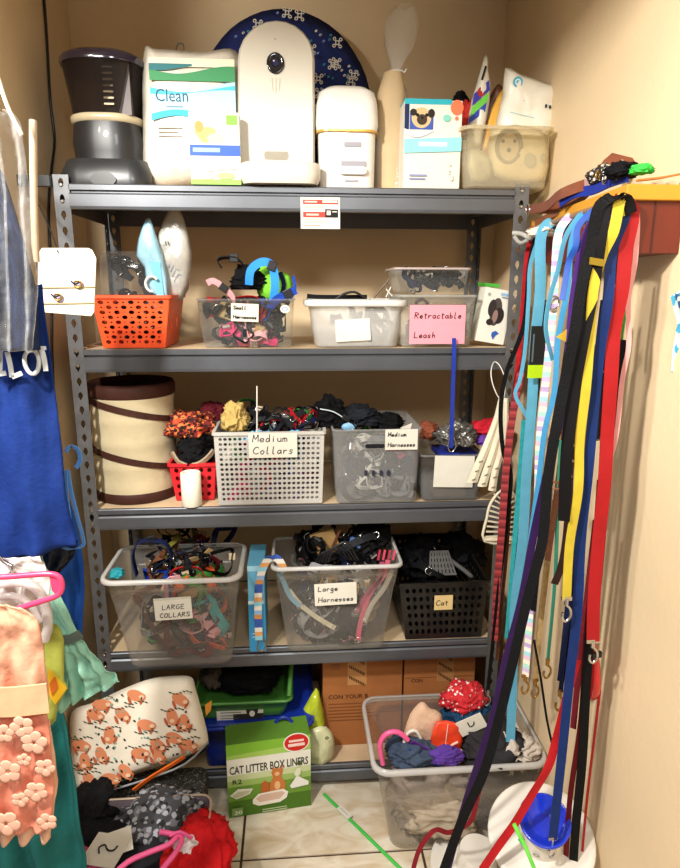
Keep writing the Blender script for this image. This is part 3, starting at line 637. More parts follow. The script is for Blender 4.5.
def mk3(o):
    b = B(); b.disc(A(509,146,.0175+.003), V((.038,0,0)), V((0,0,.045)), flat('#8d8574'), 20); b.disc(A(509,147,.017+.003), V((.026,0,0)), V((0,0,.034)), flat('#c9bda0'), 18)
    for (px,py,r) in ((503,141,.005),(515,141,.005),(509,150,.006)): b.disc(A(px,py,.0165+.003), V((r,0,0)), V((0,0,r)), flat('#3a352c'), 10)
    b.disc(A(530,160,.0175), V((.016,0,0)), V((0,0,.018)), flat('#a8ad9e'), 16); b.disc(A(543,158,.0175), V((.008,0,0)), V((0,0,.012)), flat('#a8ad9e'), 16); b.build('printed_marks', o)
pouch('treat_bag', ((492,128),(540,128),(548,150),(545,180),(505,181),(490,165)), .04, .035, mat('#e0d6ba', .4, bump=.3), 'cream treat bag with grey pet portrait seen through the cream tub', 'bag', mk3)
pouch('treat_bag', ((468,150),(484,152),(492,170),(488,181),(470,181)), .04, .03, mat('#a9a692', .4, bump=.3), 'small grey pouch low in the left of the cream tub', 'bag')
h = heap('folded_jacket', (A(461,108,.20).x, .22, zy(112,.2,461)), (.038,.05,.05), BLACKC, 3); tag(h, 'black cloth stuffed behind the pug pad box', 'cloth')
h = heap('folded_cloth', (A(468,120,.15).x, .15, zy(124,.15,468)), (.022,.03,.06), mat('#c3332a', .8, bump=.3), 5); tag(h, 'red cloth between pug pad box and cream tub', 'cloth')
# ================================================================ second shelf
Z = SF[1]+.001
X = lambda px, y, py=350: A(px, py, y).x
ZZ = lambda py, y, px=300: A(px, py, y).z
ORG = mat('#e8501f', .4, var=.04, scale=8, coat=.2)
def basket(name, xb0, xb1, xt0, xt1, zb, zt, y0, dep, nu, nv, hole, mt, nsu=4, n=10, flare=.01, bottom=True, side=None, solid=.0025, rim=.006, mu=.04, mv=.06):
    y1 = y0+dep; b = B()
    bl, br, tr, tl = (xb0,y0,zb), (xb1,y0,zb), (xt1,y0-flare,zt), (xt0,y0-flare,zt)
    bl2, br2, tr2, tl2 = (xb0,y1,zb), (xb1,y1,zb), (xt1,y1+flare,zt), (xt0,y1+flare,zt)
    b.perf(bl, br, tr, tl, nu, nv, hole, mt, n=n, mu=mu, mv=mv); b.perf(br2, bl2, tl2, tr2, nu, nv, hole, mt, n=n, mu=mu, mv=mv)
    sd = side or hole
    b.perf(br, br2, tr2, tr, nsu, nv, sd, mt, n=n, mu=mu, mv=mv); b.perf(bl2, bl, tl, tl2, nsu, nv, sd, mt, n=n, mu=mu, mv=mv)
    b.add([V(p)+V((0,0,.002)) for p in (bl, br, br2, bl2)], [(0,1,2,3)], mt)
    root = b.build(name, solid=solid)
    q = B(); cx, cy = (xt0+xt1)/2, (y0+y1)/2; w_, d_ = xt1-xt0, dep+2*flare
    q.loft([rr(w_-.004,d_-.004,.006,zt-.004,(cx,cy)), rr(w_-.004,d_-.004,.006,zt+.002,(cx,cy)), rr(w_+2*rim,d_+2*rim,.01,zt+.002,(cx,cy)), rr(w_+2*rim,d_+2*rim,.01,zt-.006,(cx,cy))], mt, (False, False), smooth=False); q.build('rim', root, solid=.0012)
    return root
y0 = .012
ob = basket('plastic_basket', X(104,y0), X(165,y0), X(97,y0), X(173,y0), Z+.002, ZZ(296,y0,130), y0, .2, 9, 9, lambda i, j: ((.82,.82) if (i+j) % 2 == 0 else (.34,.34)), ORG, nsu=5, side=lambda i, j: ((.3,.9) if i % 2 and 1 < j < 7 else None), mu=.05, mv=.07)
tag(ob, 'orange plastic basket with round holes at left end of second shelf', 'basket')
# things in the orange basket
zt = ZZ(296, y0, 130)
x0, x1 = X(96,.06,250), X(160,.06,250); zc = ZZ(251,.06,130)
b = B(); b.loft([rr(x1-x0,.10,.02,zt+.003,((x0+x1)/2,.11),5), rr(x1-x0-.004,.098,.02,zc-.02,((x0+x1)/2,.11),5), rr(x1-x0-.03,.08,.02,zc,((x0+x1)/2,.11),5)], CLEARM); o = b.build('clear_package'); tag(o, 'clear plastic package holding a black harness, lying on the orange basket', 'package')
tangle(7, 'dog_harness', (x0+.01,.075,zt-.03), (x1-.01,.15,zc-.012), ['black','charcoal','black'], 'inside the clear package on the orange basket', 'harnesses in the clear package', (.03,.045))
tangle(9, 'dog_collar', (X(108,.05),.05,Z+.012), (X(160,.05),.17,zt-.03), ['black','black','brown','charcoal'], 'down inside the orange basket', 'collars in the orange basket', (.03,.05))
b = B(); q = A(152,284,.05); b.tube([q+V((.017*math.cos(a),0,.02*math.sin(a))) for a in [.6+k*.6 for k in range(8)]], .004, WHITE, 6); o = b.build('plastic_ring'); tag(o, 'white curved plastic hook on the front of the clear package', 'hook')
SIL = mat('#bfbdb5', .3, .25, var=.12, bump=1.0, bscale=22); LBL = mat('#9fd0e6', .3, var=.05, bump=.6, bscale=24)
def mk(o):
    b = B(); q = A(161,246,.088); 
    b.text('ell', A(160,247,.0905), (1,0,.25), (-.25,0,1), .032, flat('#4a5560'), bold=.01)
    for k in range(5): a_ = A(166+k*2,262+k*5,.0915); b.strip([a_, a_+V((.012,0,.02)), a_+V((.02,0,.018))], .003, flat('#8f9298'), (1,0,0), .0004)
    b.build('printed_marks', o)
pouch('treat_bag', ((170,209),(179,209),(186,226),(192,252),(190,276),(183,299),(150,299),(145,278),(152,248),(163,222)), .11, .035, SIL, 'large silver-white treat bag with cut-off lettering, standing in the orange basket', 'bag', mk)
pouch('treat_bag', ((146,219),(151,220),(155,233),(163,258),(169,299),(150,299),(144,268),(136,256),(139,238)), .075, .025, LBL, 'light blue treat bag leaning on the silver one in the orange basket', 'bag', lambda o: (lambda b: (b.poly([A(p[0],p[1],.0605) for p in ((160,262),(164,297),(157,297),(150,262))], flat('#7cc3dd')), b.build('printed_marks', o)))(B()))
# clear bin of small harnesses
y0 = .012; tb = tub('clear_bin', X(204,y0), X(292,y0), X(199,y0), X(295,y0), Z+.001, ZZ(298,y0,250), y0, .23, .25, CLEARM, r=.012, rimw=.004, lip=.006)
tag(tb, 'clear plastic bin hand-labelled Small Harnesses on second shelf', 'bin')
hand_card(tb, ['Small', 'Harnesses'], 231, 303, 258, 321, y0-.013, rot=-.04, label='white card reading Small Harnesses')
lo, hi = (X(206,y0)+.003, y0+.008, Z+.008), (X(290,y0)-.003, .22, ZZ(300,y0,250))
tangle(40, 'dog_harness', lo, hi, ['black','black','hot pink','black','red','charcoal','blue','pale pink','black','red','black','tan'], 'packed in the Small Harnesses bin', 'harnesses inside the small harnesses bin', (.03,.06))
def hstrap(name, pts, wpx, y, col, label, cat='harness', mt=None, wd=(0,-.6,1), extra=None, t=.003, closed=False):
    P = [A(p[0], p[1], (p[2] if len(p) > 2 else y)) for p in pts]; b = B(); b.strip(P, wpx*.0027, mt or webm(col), wd, t, closed, 5); o = b.build(name)
    q = B(); i = len(P)//2; t_ = (P[i]-P[i-1]).normalized(); s_ = t_.cross(V((0,-1,0))).normalized(); q.obox(P[i]+V((0,-.003,0)), t_*.012, s_*wpx*.0016, V((0,-.004,0)), BLACKP); q.build('buckle', o, bev=.002)
    if extra: extra(o)
    tag(o, label, cat); return o
h = heap('dog_harness', A(250,281,.10), (.05,.05,.04), BLACKC, 8); tag(h, 'black padded harness heaped highest in the small harnesses bin', 'harness')
hstrap('dog_harness', [(222,268),(218,262),(221,258),(234,258),(241,262),(252,276),(256,288)], 7, .06, 'black', 'black webbing loop sticking up at left of the small harnesses bin', wd=(0,-1,.3))
hstrap('dog_harness', [(249,285),(251,270),(262,262),(272,266),(275,285),(272,303),(264,309)], 8, .03, 'blue', 'bright blue harness with lime lining on the small harnesses bin', mt=mat('#2a86e0', .6, var=.08), wd=(1,0,0))
hstrap('dog_harness', [(268,310),(276,300),(288,294),(296,290)], 8, .02, 'blue', 'royal blue strap crossing the right front corner of the small harnesses bin', wd=(0,0,1))
h = pouch('dog_harness', ((256,268),(266,266),(282,272),(290,276),(293,290),(287,300),(262,300),(256,285)), .085, .03, mat('#7fce3a', .8, bump=.4, bscale=80), 'lime green harness vest edged blue in the small harnesses bin', 'harness', lambda o: (lambda b: (b.strip(O([(280,272),(284,285),(280,299)],.067),.012,webm('navy'),(1,0,0),.002), b.strip(O([(293,276),(295,290),(290,299)],.067),.008,webm('blue'),(1,0,0),.002), b.build('edging', o)))(B()))
hstrap('dog_harness', [(207,283),(214,281),(224,288),(232,296),(234,303)], 6, .03, 'pale pink', 'pale pink harness strap at left of the small harnesses bin', wd=(0,-.3,1))
b = B(); q = A(285,309,y0-.0115); b.disc(q, V((.013,0,0)), V((0,0,.011)), CARD, 16); b.disc(q+V((0,-.0004,0)), V((.009,0,0)), V((0,0,.006)), flat('#8fb0d8'), 14, .6); b.build('round_sticker', tb)
# white cloudy tub
y0 = .008; tb = tub('plastic_tub', X(316,y0), X(398,y0), X(308,y0), X(404,y0), Z+.001, ZZ(298,y0,355), y0, .2, .23, film('#f0efeb', .68, .25, name='milky_plastic'), r=.03, rimw=.014, lip=.02, ledge=.01, rimmt=film('#f4f3ee', .5, .3, name='white_rim'))
tag(tb, 'milky white rounded tub with a white card, between small harnesses bin and pink-labelled bin', 'tub')
hand_card(tb, ['mis c'], 335, 320, 371, 342, y0-.004, rot=-.05, size=.012, label='white index card with faint pencil marks') if 0 else None
b = B(); a_, c_ = A(336,342,y0-.008), A(371,320,y0-.008); card_on(b, (a_.x, y0-.008, a_.z), c_.x-a_.x, c_.z-a_.z, y0-.008, CARD, .05); b.build('name_card', tb, label='blank-looking white index card')
lo, hi = (X(322,y0), y0+.015, Z+.01), (X(394,y0), .18, ZZ(304,y0,355))
tangle(9, 'dog_collar', lo, hi, ['charcoal','grey','black','grey'], 'inside the milky white tub', 'collars in the milky white tub', (.03,.05))
b = B(); b.strip(O([(307,296),(320,297),(345,297),(367,297)], .05), .012, webm('black'), (0,0,1)); o = b.build('leash'); tag(o, 'black strap lying along the top of the milky white tub', 'leash')
b = B(); b.tube(O([(336,299),(344,294),(354,292),(362,296),(366,299)], .03), .0035, BLACKP, 6); o = b.build('leash'); tag(o, 'thin black loop arching over the milky white tub', 'leash')
b = B(); b.tube(O([(374,298),(379,291),(387,282),(389,279)], .05), .003, mat('#6a5a48', .5), 6); b.tube(O([(385,284),(391,298)], .048), .0022, CHROME, 5); o = b.build('wire_clip'); tag(o, 'thin wire clip sticking up at right of the milky white tub', 'clip')
b = B(); b.tube(O([(386,297),(391,287)], .048), .002, WHITE, 5); b.tube(O([(386,289),(392,296)], .046), .002, WHITE, 5); o = b.build('cross_clip'); tag(o, 'small white cross-shaped clip beside the pink-labelled bin', 'clip')
# pink labelled bin with shallow bin on top
y0 = .010; zt = ZZ(294,y0,435); tb = tub('clear_bin', X(402,y0), X(470,y0), X(399,y0), X(474,y0), Z+.001, zt, y0, .22, .24, CLEARM2, r=.018, rimw=.006, lip=.008)
tag(tb, 'cloudy bin with a pink card reading Retractable Leash', 'bin'); PINKC = mat('#f29aa6', .7, var=.03)
hand_card(tb, ['Retractable', 'Leash'], 409, 305, 466, 344, y0-.012, PINKC, label='pink card reading Retractable Leash', size=.017)
for k, (cx, cz, cl) in enumerate(((415,330,'#c9c4b8'),(440,333,'#8c8a86'),(458,322,'#b8b4a8'),(425,312,'#9a9890'))):
    p = A(cx, cz, .10); b = B(); b.loft([rr(.05,.028,.012,0),rr(.055,.03,.013,.01),rr(.055,.03,.013,.034),rr(.04,.024,.01,.04)], mat(cl, .35)); 
    for v in b.v: v += V((p.x, p.y+(k % 2)*.05, max(p.z-.02, Z+.006)))
    o = b.build('retractable_leash'); q = B(); q.tube([p+V((-.02,-.0+(k % 2)*.05,.022)), p+V((0,(k % 2)*.05,.036)), p+V((.02,(k % 2)*.05,.022))], .005, BLACKP, 6); q.build('handle', o)
    tag(o, 'grey retractable leash casing inside the pink-labelled bin', 'leash', 'retractable leashes in the pink-labelled bin')
z2 = ZZ(267,y0,430); t2 = tub('clear_bin', X(400,y0), X(463,y0), X(394,y0), X(467,y0), zt+.002, z2, y0+.01, .16, .18, CLEARM, r=.014, rimw=.006, lip=.006, rimmt=film('#d9c9c4', .45, .2, name='pinkish_rim'))
tag(t2, 'shallow clear bin of black straps, stacked on the pink-labelled bin', 'bin')
tangle(12, 'dog_collar', (X(403,.03),.03,zt+.008), (X(460,.03),.15,z2-.006), ['black','charcoal','black','navy'], 'in the shallow clear bin on the pink-labelled one', 'collars in the shallow clear bin', (.025,.045))
b = B(); a_ = A(428,278,.05); b.obox(a_, V((.014,0,.002)), V((0,.001,0)), V((-.002,0,.014)), CARD); o = b.build('price_tag'); tag(o, 'small white tag among black straps in the shallow bin', 'tag')
# white boxed brush
x0, x1 = X(476,.03,320), X(505,.03,320); zt = ZZ(290,.03,490)
b = B(); b.box((x0,.03,Z+.006),(x1,.09,zt),CARD); bx = b.build('product_box', bev=.001); tag(bx, 'white carton with dark brush photo at right end of second shelf', 'box')
F = Face(x0,x1,Z+.006,zt,.03); F.blob(.5,.42,.2,.26,'#4b4340').blob(.35,.36,.14,.16,'#332b29').blob(.62,.48,.18,.15,'#2b2423').blob(.5,.5,.09,.12,'#8c7168').blob(.35,.62,.12,.06,'#2b2423').rect(.55,.06,.85,.11,'#8fb3cf').rect(.6,.13,.8,.15,'#6a7d8c')
F.poly([(.5,.8),(.62,.76),(.75,.8),(.66,.84),(.58,.93),(.5,.86)],'#2f5aa8').blob(.15,.12,.05,.03,'#9a9a96'); F.build('printed_front', bx); bx.rotation_euler.y = .16; bx.location.z += .004
b = B(); b.strip(O([(478,284),(500,286)], .1), .01, flat('#4faa3c'), (0,0,1)); o = b.build('green_strap'); tag(o, 'thin green strap behind the brush carton', 'strap')
b = B(); b.strip([A(454,338,-.012), A(454,356,-.014), A(453,385,-.012), A(452,420,-.010), A(451,448,-.005)], .011, mat('#22389a', .6), (1,0,0), .002); o = b.build('leash'); tag(o, 'dark blue leash hanging from the second shelf over the grey bin', 'leash')
q = B(); q.tube(O([(449,438),(448,448),(452,452),(456,446),(454,438)], -.008), .002, CHROME, 5); q.build('snap_hook', o)
# ================================================================ third shelf
Z = SF[2]+.001
# pop-up hamper
y0 = .03; x0, x1 = X(90,y0+.09,450)+.0, X(176,y0+.09,450); R = (x1-x0)/2*.97; cx = (x0+x1)/2; cy = y0+R*1.0
HM = mat('#c4b694', .8, var=.1, scale=9, bump=1.0, bscale=16); BR = mat('#40241c', .6, var=.15, scale=30)
h = ZZ(388,cy-R,130)-Z
prof = [(.97,0),(1,.02)]+[(1-.03*abs(math.sin(k*.45)), .04+k*(.9*h/32)) for k in range(1, 31)]+[(1,h*.95),(1,h)]
b = B(); rings = []
for r, z in prof: rings.append([V((cx+R*r*math.cos(a)*(1+.02*noise.noise(V((a*4+z*14,z*16,0)))+.012*noise.noise(V((a*11-z*25,z*30,3)))), cy+R*r*math.sin(a), Z+z)) for a in [2*PI*k/48 for k in range(48)]])
b.loft(rings, HM, (True, False)); hm = b.build('popup_hamper', solid=.001); tag(hm, 'cream round pop-up hamper with spiralling dark brown trim', 'hamper')
def ringz(f, w_): 
    pts = [V((cx+R*1.012*math.cos(a), cy+R*1.012*math.sin(a), Z+f(a))) for a in [2*PI*k/40 for k in range(41)]]; return pts
b = B(); b.loft([[V((cx+R*r*math.cos(a), cy+R*r*math.sin(a), z)) for a in [2*PI*k/40 for k in range(40)]] for r, z in ((1.005,Z+.001),(1.03,Z+.004),(1.03,Z+.026),(1.005,Z+.03))], BR, (False,False)); b.build('bottom_trim', hm)
b = B(); b.loft([[V((cx+R*r*math.cos(a), cy+R*r*math.sin(a), z)) for a in [2*PI*k/40 for k in range(40)]] for r, z in ((1.005,Z+h-.035),(1.03,Z+h-.03),(1.035,Z+h-.005),(.99,Z+h+.005),(.97,Z+h-.01))], BR, (False,False)); b.build('top_trim', hm)
b = B(); b.loft([[V((cx+R*r*math.cos(a), cy+R*r*math.sin(a), z)) for a in [2*PI*k/40 for k in range(40)]] for r, z in ((.96,Z+h-.008),(.9,Z+h-.02),(.3,Z+h-.03))], mat('#30201a', .7), (False,True)); b.build('lid', hm)
for zo in (.36, .78):
    b = B(); pts = [V((cx+R*1.018*math.cos(a), cy+R*1.018*math.sin(a), Z+h*(zo-.10*math.cos(a-.3)))) for a in [2*PI*k/40 for k in range(40)]]
    b.strip(pts, .017, BR, (0,0,1), .004, True, 1); b.build('spiral_trim', hm)
# red basket with clothes
REDB = mat('#d0222c', .4, var=.05); y0 = .03
rb = basket('plastic_basket', X(174,y0,490), X(212,y0,490), X(168,y0,470), X(215,y0,470), Z+.002, ZZ(466,y0,190), y0, .14, 5, 4, lambda i, j: (.55,.6), REDB, nsu=3)
tag(rb, 'small red perforated basket between hamper and white lattice basket', 'basket')
b = B(); p = A(191,506,-.004); b.loft([[V((p.x+r*math.cos(a), .028+r*math.sin(a)-.006, z)) for a in [2*PI*k/24 for k in range(24)]] for r, z in ((.026,Z+.001),(.0285,Z+.004),(.0285,Z+.098),(.026,Z+.1),(.02,Z+.1),(.018,Z+.09))], mat('#efe9d6', .5, var=.02)); o = b.build('white_canister'); o.location.y = -.012+.0285; 
tag(o, 'short white cylindrical canister in front of the red basket', 'canister')
rb.location.y += .03
o = heap('folded_vest', A(190,425,.12), (.07,.07,.045), spotted('#7a1c18', ['#d8502a','#e8894a','#2a1414'], 38, .42), 2); tag(o, 'orange and dark red patterned cloth at back beside the hamper', 'cloth')
o = heap('black_sweater', A(196,449,.11), (.056,.06,.055), BLACKC, 6); tag(o, 'black knit heap on the red basket', 'clothing')
o = heap('red_cloth', A(215,412,.2), (.05,.05,.03), mat('#5d1622', .85, bump=.4), 9); tag(o, 'dark red cloth at the back behind the black knit heap', 'cloth')
b = B(); b.strip(O([(172,452),(180,463),(195,465),(206,459),(214,450)], .05), .014, mat('#a8957c', .8, var=.2, bump=.5), (0,-.6,1), .006); o = b.build('grey_scarf'); tag(o, 'beige-grey knitted strip edging the red basket', 'scarf')
# white lattice basket of medium collars
y0 = .008; LAT = film('#e8e6e0', .5, .35, name='lattice_plastic')
mb = basket('lattice_basket', X(219,y0,505), X(322,y0,505), X(214,y0,432), X(324,y0,432), Z+.002, ZZ(432,y0,270), y0, .25, 21, 13, lambda i, j: (.74,.62), LAT, nsu=12, n=8, side=lambda i, j: (.6,.45), flare=.006, solid=.0018, mu=.03, mv=.05)
tag(mb, 'white lattice basket hand-labelled Medium Collars', 'basket')
hand_card(mb, ['Medium', 'Collars'], 249, 433, 297, 458, y0-.013, label='white card reading Medium Collars')
lo, hi = (X(222,y0,480), y0+.012, Z+.01), (X(319,y0,480), .24, ZZ(434,y0,270))
tangle(30, 'dog_collar', lo, hi, ['blue','hot pink','white','grey','green','light blue','black','red','purple','pale pink','grey'], 'packed inside the Medium Collars basket', 'collars inside the medium collars basket', (.04,.07))
zt = ZZ(432,y0,270); lo, hi = (X(236,.1,420), .03, zt-.02), (X(318,.1,420), .22, zt+.055)
tangle(16, 'dog_collar', lo, hi, ['black','black','green','charcoal','navy','red'], 'heaped on top of the Medium Collars basket', 'collars heaped on the medium collars basket', (.03,.05))
o = heap('tan_collar_bundle', A(235,420,.06), (.036,.035,.045), mat('#b79c5c', .85, bump=.6, bscale=60), 12, folds=1.4); tag(o, 'tan fluffy collar bundle at left on the Medium Collars basket', 'collar')
hstrap('dog_collar', [(261,430),(266,420),(275,418),(285,420),(296,426),(303,432)], 6, .04, 'red', 'red stiff collar arched on top of the Medium Collars basket', 'collar', mt=mat('#cf2f30', .5), wd=(0,-.4,1))
b = B(); b.tube([A(257,434,.0), A(257,386,.0)], .002, WHITE, 6, smoothp=1); o = b.build('plastic_stick'); tag(o, 'thin white stick standing up behind the Medium Collars card', 'stick')
# translucent bin of medium harnesses
y0 = -.004; CL3 = film('#dfe0df', .85, .28, name='frosted_plastic')
b2 = tub('frosted_bin', X(337,y0,508), X(416,y0,508), X(333,y0,430), X(421,y0,430), Z+.001, ZZ(428,y0,376), y0, .26, .28, CL3, r=.016, rimw=.004, lip=.006, t=.002)
tag(b2, 'frosted bin hand-labelled Medium Harnesses with cut-out handle', 'bin')
hand_card(b2, ['Medium', 'Harnesses'], 385, 429, 418, 450, y0-.013, label='white card reading Medium Harnesses')
b = B(); p = A(375,446,y0-.01); b.loft([[V((p.x+q.x, yy_, p.z+q.y)) for q in rr(.056,.012,.006,0)] for yy_ in (y0-.0115, y0-.009)], mat('#1a1a1e', .6)); b.loft([[V((p.x+q.x, y0-.0125, p.z+q.y)) for q in rr(.056*s_,.012*s_+.006*(s_ > 1),.006,0)] for s_ in (1.0,1.12)], CL3, (False,False)); b.build('hand_hole', b2)
b = B(); 
for k in range(4): p = A(366+k*7.5,473,y0-.008); b.loft([[V((p.x+q.x, yy_, p.z+q.y)) for q in rr(.010,.017,.0045,0)] for yy_ in (y0-.0095,y0-.0075)], mat('#26283a', .5))
b.build('vent_slots', b2)
lo, hi = (X(342,y0,480), y0+.012, Z+.01), (X(412,y0,480), .24, ZZ(440,y0,376))
tangle(24, 'dog_harness', lo, hi, ['charcoal','grey','black','charcoal','white','grey','green','hot pink','navy'], 'inside the Medium Harnesses bin', 'harnesses inside the medium harnesses bin', (.04,.065))
o = heap('dog_harness', A(330,415,.08), (.045,.05,.055), BLACKC, 21); tag(o, 'tall black padded harness rising at left of the Medium Harnesses bin', 'harness')
o = heap('dog_harness', A(357,417,.10), (.06,.06,.036), mat('#1d2027', .8, bump=.5, bscale=70), 25); tag(o, 'dark charcoal harness heaped mid Medium Harnesses bin', 'harness')
o = heap('dog_harness', A(388,422,.10), (.045,.05,.028), BLACKC, 27); tag(o, 'low black harness at right on the Medium Harnesses bin', 'harness')
hstrap('dog_harness', [(318,408),(332,410),(346,418),(356,430)], 5, .03, 'black', 'black harness strap with pale piping over the Medium Harnesses bin', wd=(0,-.5,1), extra=lambda o: (lambda b: (b.tube(O([(320,409),(334,412),(347,421),(353,430)],.026),.0018,flat('#c9d6de'),5), b.build('piping', o)))(B()))
b = B(); p = A(349,427,.03); b.pillow([p+V((.022*math.cos(a),0,.013*math.sin(a))) for a in [2*PI*k/16 for k in range(16)]], (0,-1,.2), .014, mat('#7fb3d9', .5)); o = b.build('light_blue_pad'); tag(o, 'light blue oval pad lying at the rim of the Medium Harnesses bin', 'pad')
b = B(); b.poly(O([(400,428),(412,423),(410,432)], .02), CARD); o = b.build('paper_corner'); o.data.materials[0] = CARD; md = o.modifiers.new('s','SOLIDIFY'); md.thickness = .001; tag(o, 'white paper corner poking up at the rim beside the Medium Harnesses card', 'paper')
# grey bin with paper
y0 = .004; b3 = tub('clear_bin', X(422,y0,500), X(479,y0,500), X(421,y0,455), X(484,y0,455), Z+.001, ZZ(454,y0,450), y0, .24, .25, film('#a8a8a6', .72, .25, name='grey_clear_plastic'), r=.016, rimw=.004, lip=.006)
tag(b3, 'low grey-clear bin with blank white paper on its front, under the litter scoops', 'bin')
b = B(); a_, c_ = A(433,487,y0-.008), A(474,455,y0-.008); card_on(b, (a_.x, y0-.008, a_.z), c_.x-a_.x, c_.z-a_.z, y0-.008, CARD, -.03); b.build('paper_sheet', b3, label='blank white paper sheet')
b = B(); b.box((X(434,.03,498),.02,Z+.008),(X(464,.03,498),.10,Z+.036), mat('#c99f78', .7)); o = b.build('cardboard_box'); tag(o, 'small tan carton inside the grey-clear bin', 'box')
b = B(); b.box((X(440,.05,455),.06,ZZ(458,.06,460)),(X(478,.05,455),.17,ZZ(453,.06,460)), mat('#2436a0', .5)); o = b.build('blue_booklet'); tag(o, 'dark blue flat folder on the grey-clear bin', 'folder')
o = heap('foil_pouch', A(456,437,.05), (.045,.03,.036), mat('#77746f', .25, .6, var=.5, scale=30, bump=.6, bscale=50), 31, folds=2.2); tag(o, 'crumpled black and silver foil pouch on the grey-clear bin', 'pouch')
o = heap('red_cloth', A(490,428,.12), (.05,.05,.028), mat('#c01f30', .8, bump=.4), 33); tag(o, 'red cloth behind the litter scoop handles', 'cloth')
o = heap('purple_cloth', A(484,441,.06), (.025,.03,.016), mat('#6a3fa0', .8, bump=.4), 35); tag(o, 'small purple cloth below the red cloth on third shelf', 'cloth')
o = heap('brown_bag', A(428,432,.14), (.03,.04,.03), mat('#8a4a32', .8, bump=.4), 36); tag(o, 'reddish brown cloth behind the Medium Harnesses card', 'cloth')
# litter scoops
SC = mat('#ddd4ba', .45, var=.03, coat=.1)
def scoop(top, mid, bot, y, hw, label, head=True):
    b = B(); T, Mm, Bt = A(*top, y), A(*mid, y-.004), A(*bot, y); 
    pts = [T, T.lerp(Mm, .5)+V((.006,0,0)), Mm]; b.strip(pts, .020, SC, (1,0,0), .006, False, 6)
    o = b.build('litter_scoop'); ux = V((1,0,0)); dn = (Bt-Mm); L = dn.length; dn.normalize(); sx = dn.cross(V((0,1,0))).normalized()
    if sx.x < 0: sx = -sx
    q = B(); ol = [(-.25,0),(.25,0),(.85,.25),(1,.55),(1,1),(-1,1),(-1,.55),(-.85,.25)]
    P = [Mm+sx*u*hw+dn*v*L for u, v in ol]; pp = spline(P, 3, True); q.tube(pp, .0042, SC, 6, True, 1)
    q.strip([Mm, Mm+dn*L], .006, SC, sx, .003, sub=1)
    for k in range(9):
        v = .22+k*.085
        for sg in (-1, 1):
            a_ = Mm+dn*L*v; c_ = Mm+dn*L*min(v-.14+.02*k, .98)+sx*sg*hw*(.72 if k < 2 else .95); q.strip([a_, c_], .0045, SC, dn, .003, sub=1)
    q.strip([Mm+dn*L*.97-sx*hw, Mm+dn*L*.97+sx*hw], .014, SC, dn, .003, sub=1)
    q.strip([Mm+dn*L*.97-sx*hw, Mm+dn*L*.97+sx*hw], .016, SC, (0,1,0), .003, sub=1)
    q.build('scoop_head', o); tag(o, label, 'litter scoop'); return o
scoop((503,402),(506,490),(500,541), -.075, .046, 'cream slotted litter scoop hanging lowest from the white ring')
def curvy(pts, y, wds, label):
    b = B(); P = spline(O(pts, y), 4); 
    rings = [[p+V((-w/2,-.004,0)), p+V((0,-.009,0)), p+V((w/2,-.004,0)), p+V((w/2,.003,0)), p+V((-w/2,.003,0))] for p, w in zip(P, [wds[0]+(wds[1]-wds[0])*(k/(len(P)-1))**.7 for k in range(len(P))])]
    b.loft(rings, SC, smooth=False); o = b.build('litter_scoop', bev=.0015); q = B()
    for k in range(3): e = P[-1-k*2-1]; q.tube([e+V((-.006,-.010,0)), e+V((.004,-.010,.004))], .0015, mat('#7a7260', .6), 5)
    q.build('scoop_slots', o); tag(o, label, 'litter scoop')
curvy([(501,398),(497,418),(487,445),(478,466),(472,482)], -.060, (.012,.03), 'cream litter scoop fanned out farthest towards the grey bin')
curvy([(504,398),(501,425),(493,452),(487,470),(482,486)], -.066, (.012,.026), 'cream litter scoop fanned second, between the other handles')
curvy([(506,398),(505,430),(500,455),(495,472),(492,490)], -.072, (.012,.022), 'cream litter scoop handle closest to the red leash')
b = B(); b.tube([A(499,398,-.068), A(493,385,-.06), A(491,372,-.05), A(494,362,-.006), A(500,366,-.02), A(505,380,-.06), A(504,397,-.07)], .0016, WHITE, 6, True); o = b.build('hanging_ring'); tag(o, 'thin white cord ring carrying the litter scoops', 'ring')
# ================================================================ fourth shelf
Z = SF[3]+.001
yb = -.085; zt = A(170,577,-.105).z; yk = AZ(252,541,zt).y; dt = yk+.105
CL4 = film('#e9e6e0', .925, .14, name='large_bin_plastic')
lc = tub('clear_bin', X(129,yb,665), X(231,yb,665), X(101,-.105,578), X(238,-.105,578), Z+.001, zt, yb, dt-.05, dt, CL4, r=.035, rimw=.016, lip=.014, ledge=.006, rimmt=film('#f0efec', .55, .2, name='bin_rim'))
tag(lc, 'large clear bin labelled LARGE COLLARS overhanging the fourth shelf', 'bin')
b = B(); a_, c_ = A(156,620,-.112), A(192,597,-.112); o_, ux, uz = card_on(b, (a_.x, -.116, a_.z), c_.x-a_.x, c_.z-a_.z, -.116, CARD, .04); wd, ht = c_.x-a_.x, c_.z-a_.z
b.hand('LARGE', o_+uz*ht*.48+ux*wd*.2, ux, uz, ht*.2, INK, pen=.0020); b.hand('COLLARS', o_+uz*ht*.12+ux*wd*.12, ux, uz, ht*.19, INK, pen=.0022); b.obox(V(o_)+ux*wd/2+uz*ht*.98+V((0,-.002,0)), ux*wd*.52, V((0,.001,0)), uz*.003, CLEARM)
b.build('name_card', lc, label='white card reading LARGE COLLARS')
x0, x1 = X(135,yb,640)+.006, X(226,yb,640)-.006
LCC = ['black','navy','red','brown','green','black','tan','teal','grey','orange','maroon','black','pale pink','blue']
tangle(70, 'dog_collar', (x0,-.068,Z+.015), (x1,.30,zt-.03), LCC, 'packed inside the large collars bin', 'collars inside the large collars bin', (.05,.08), 1.5)
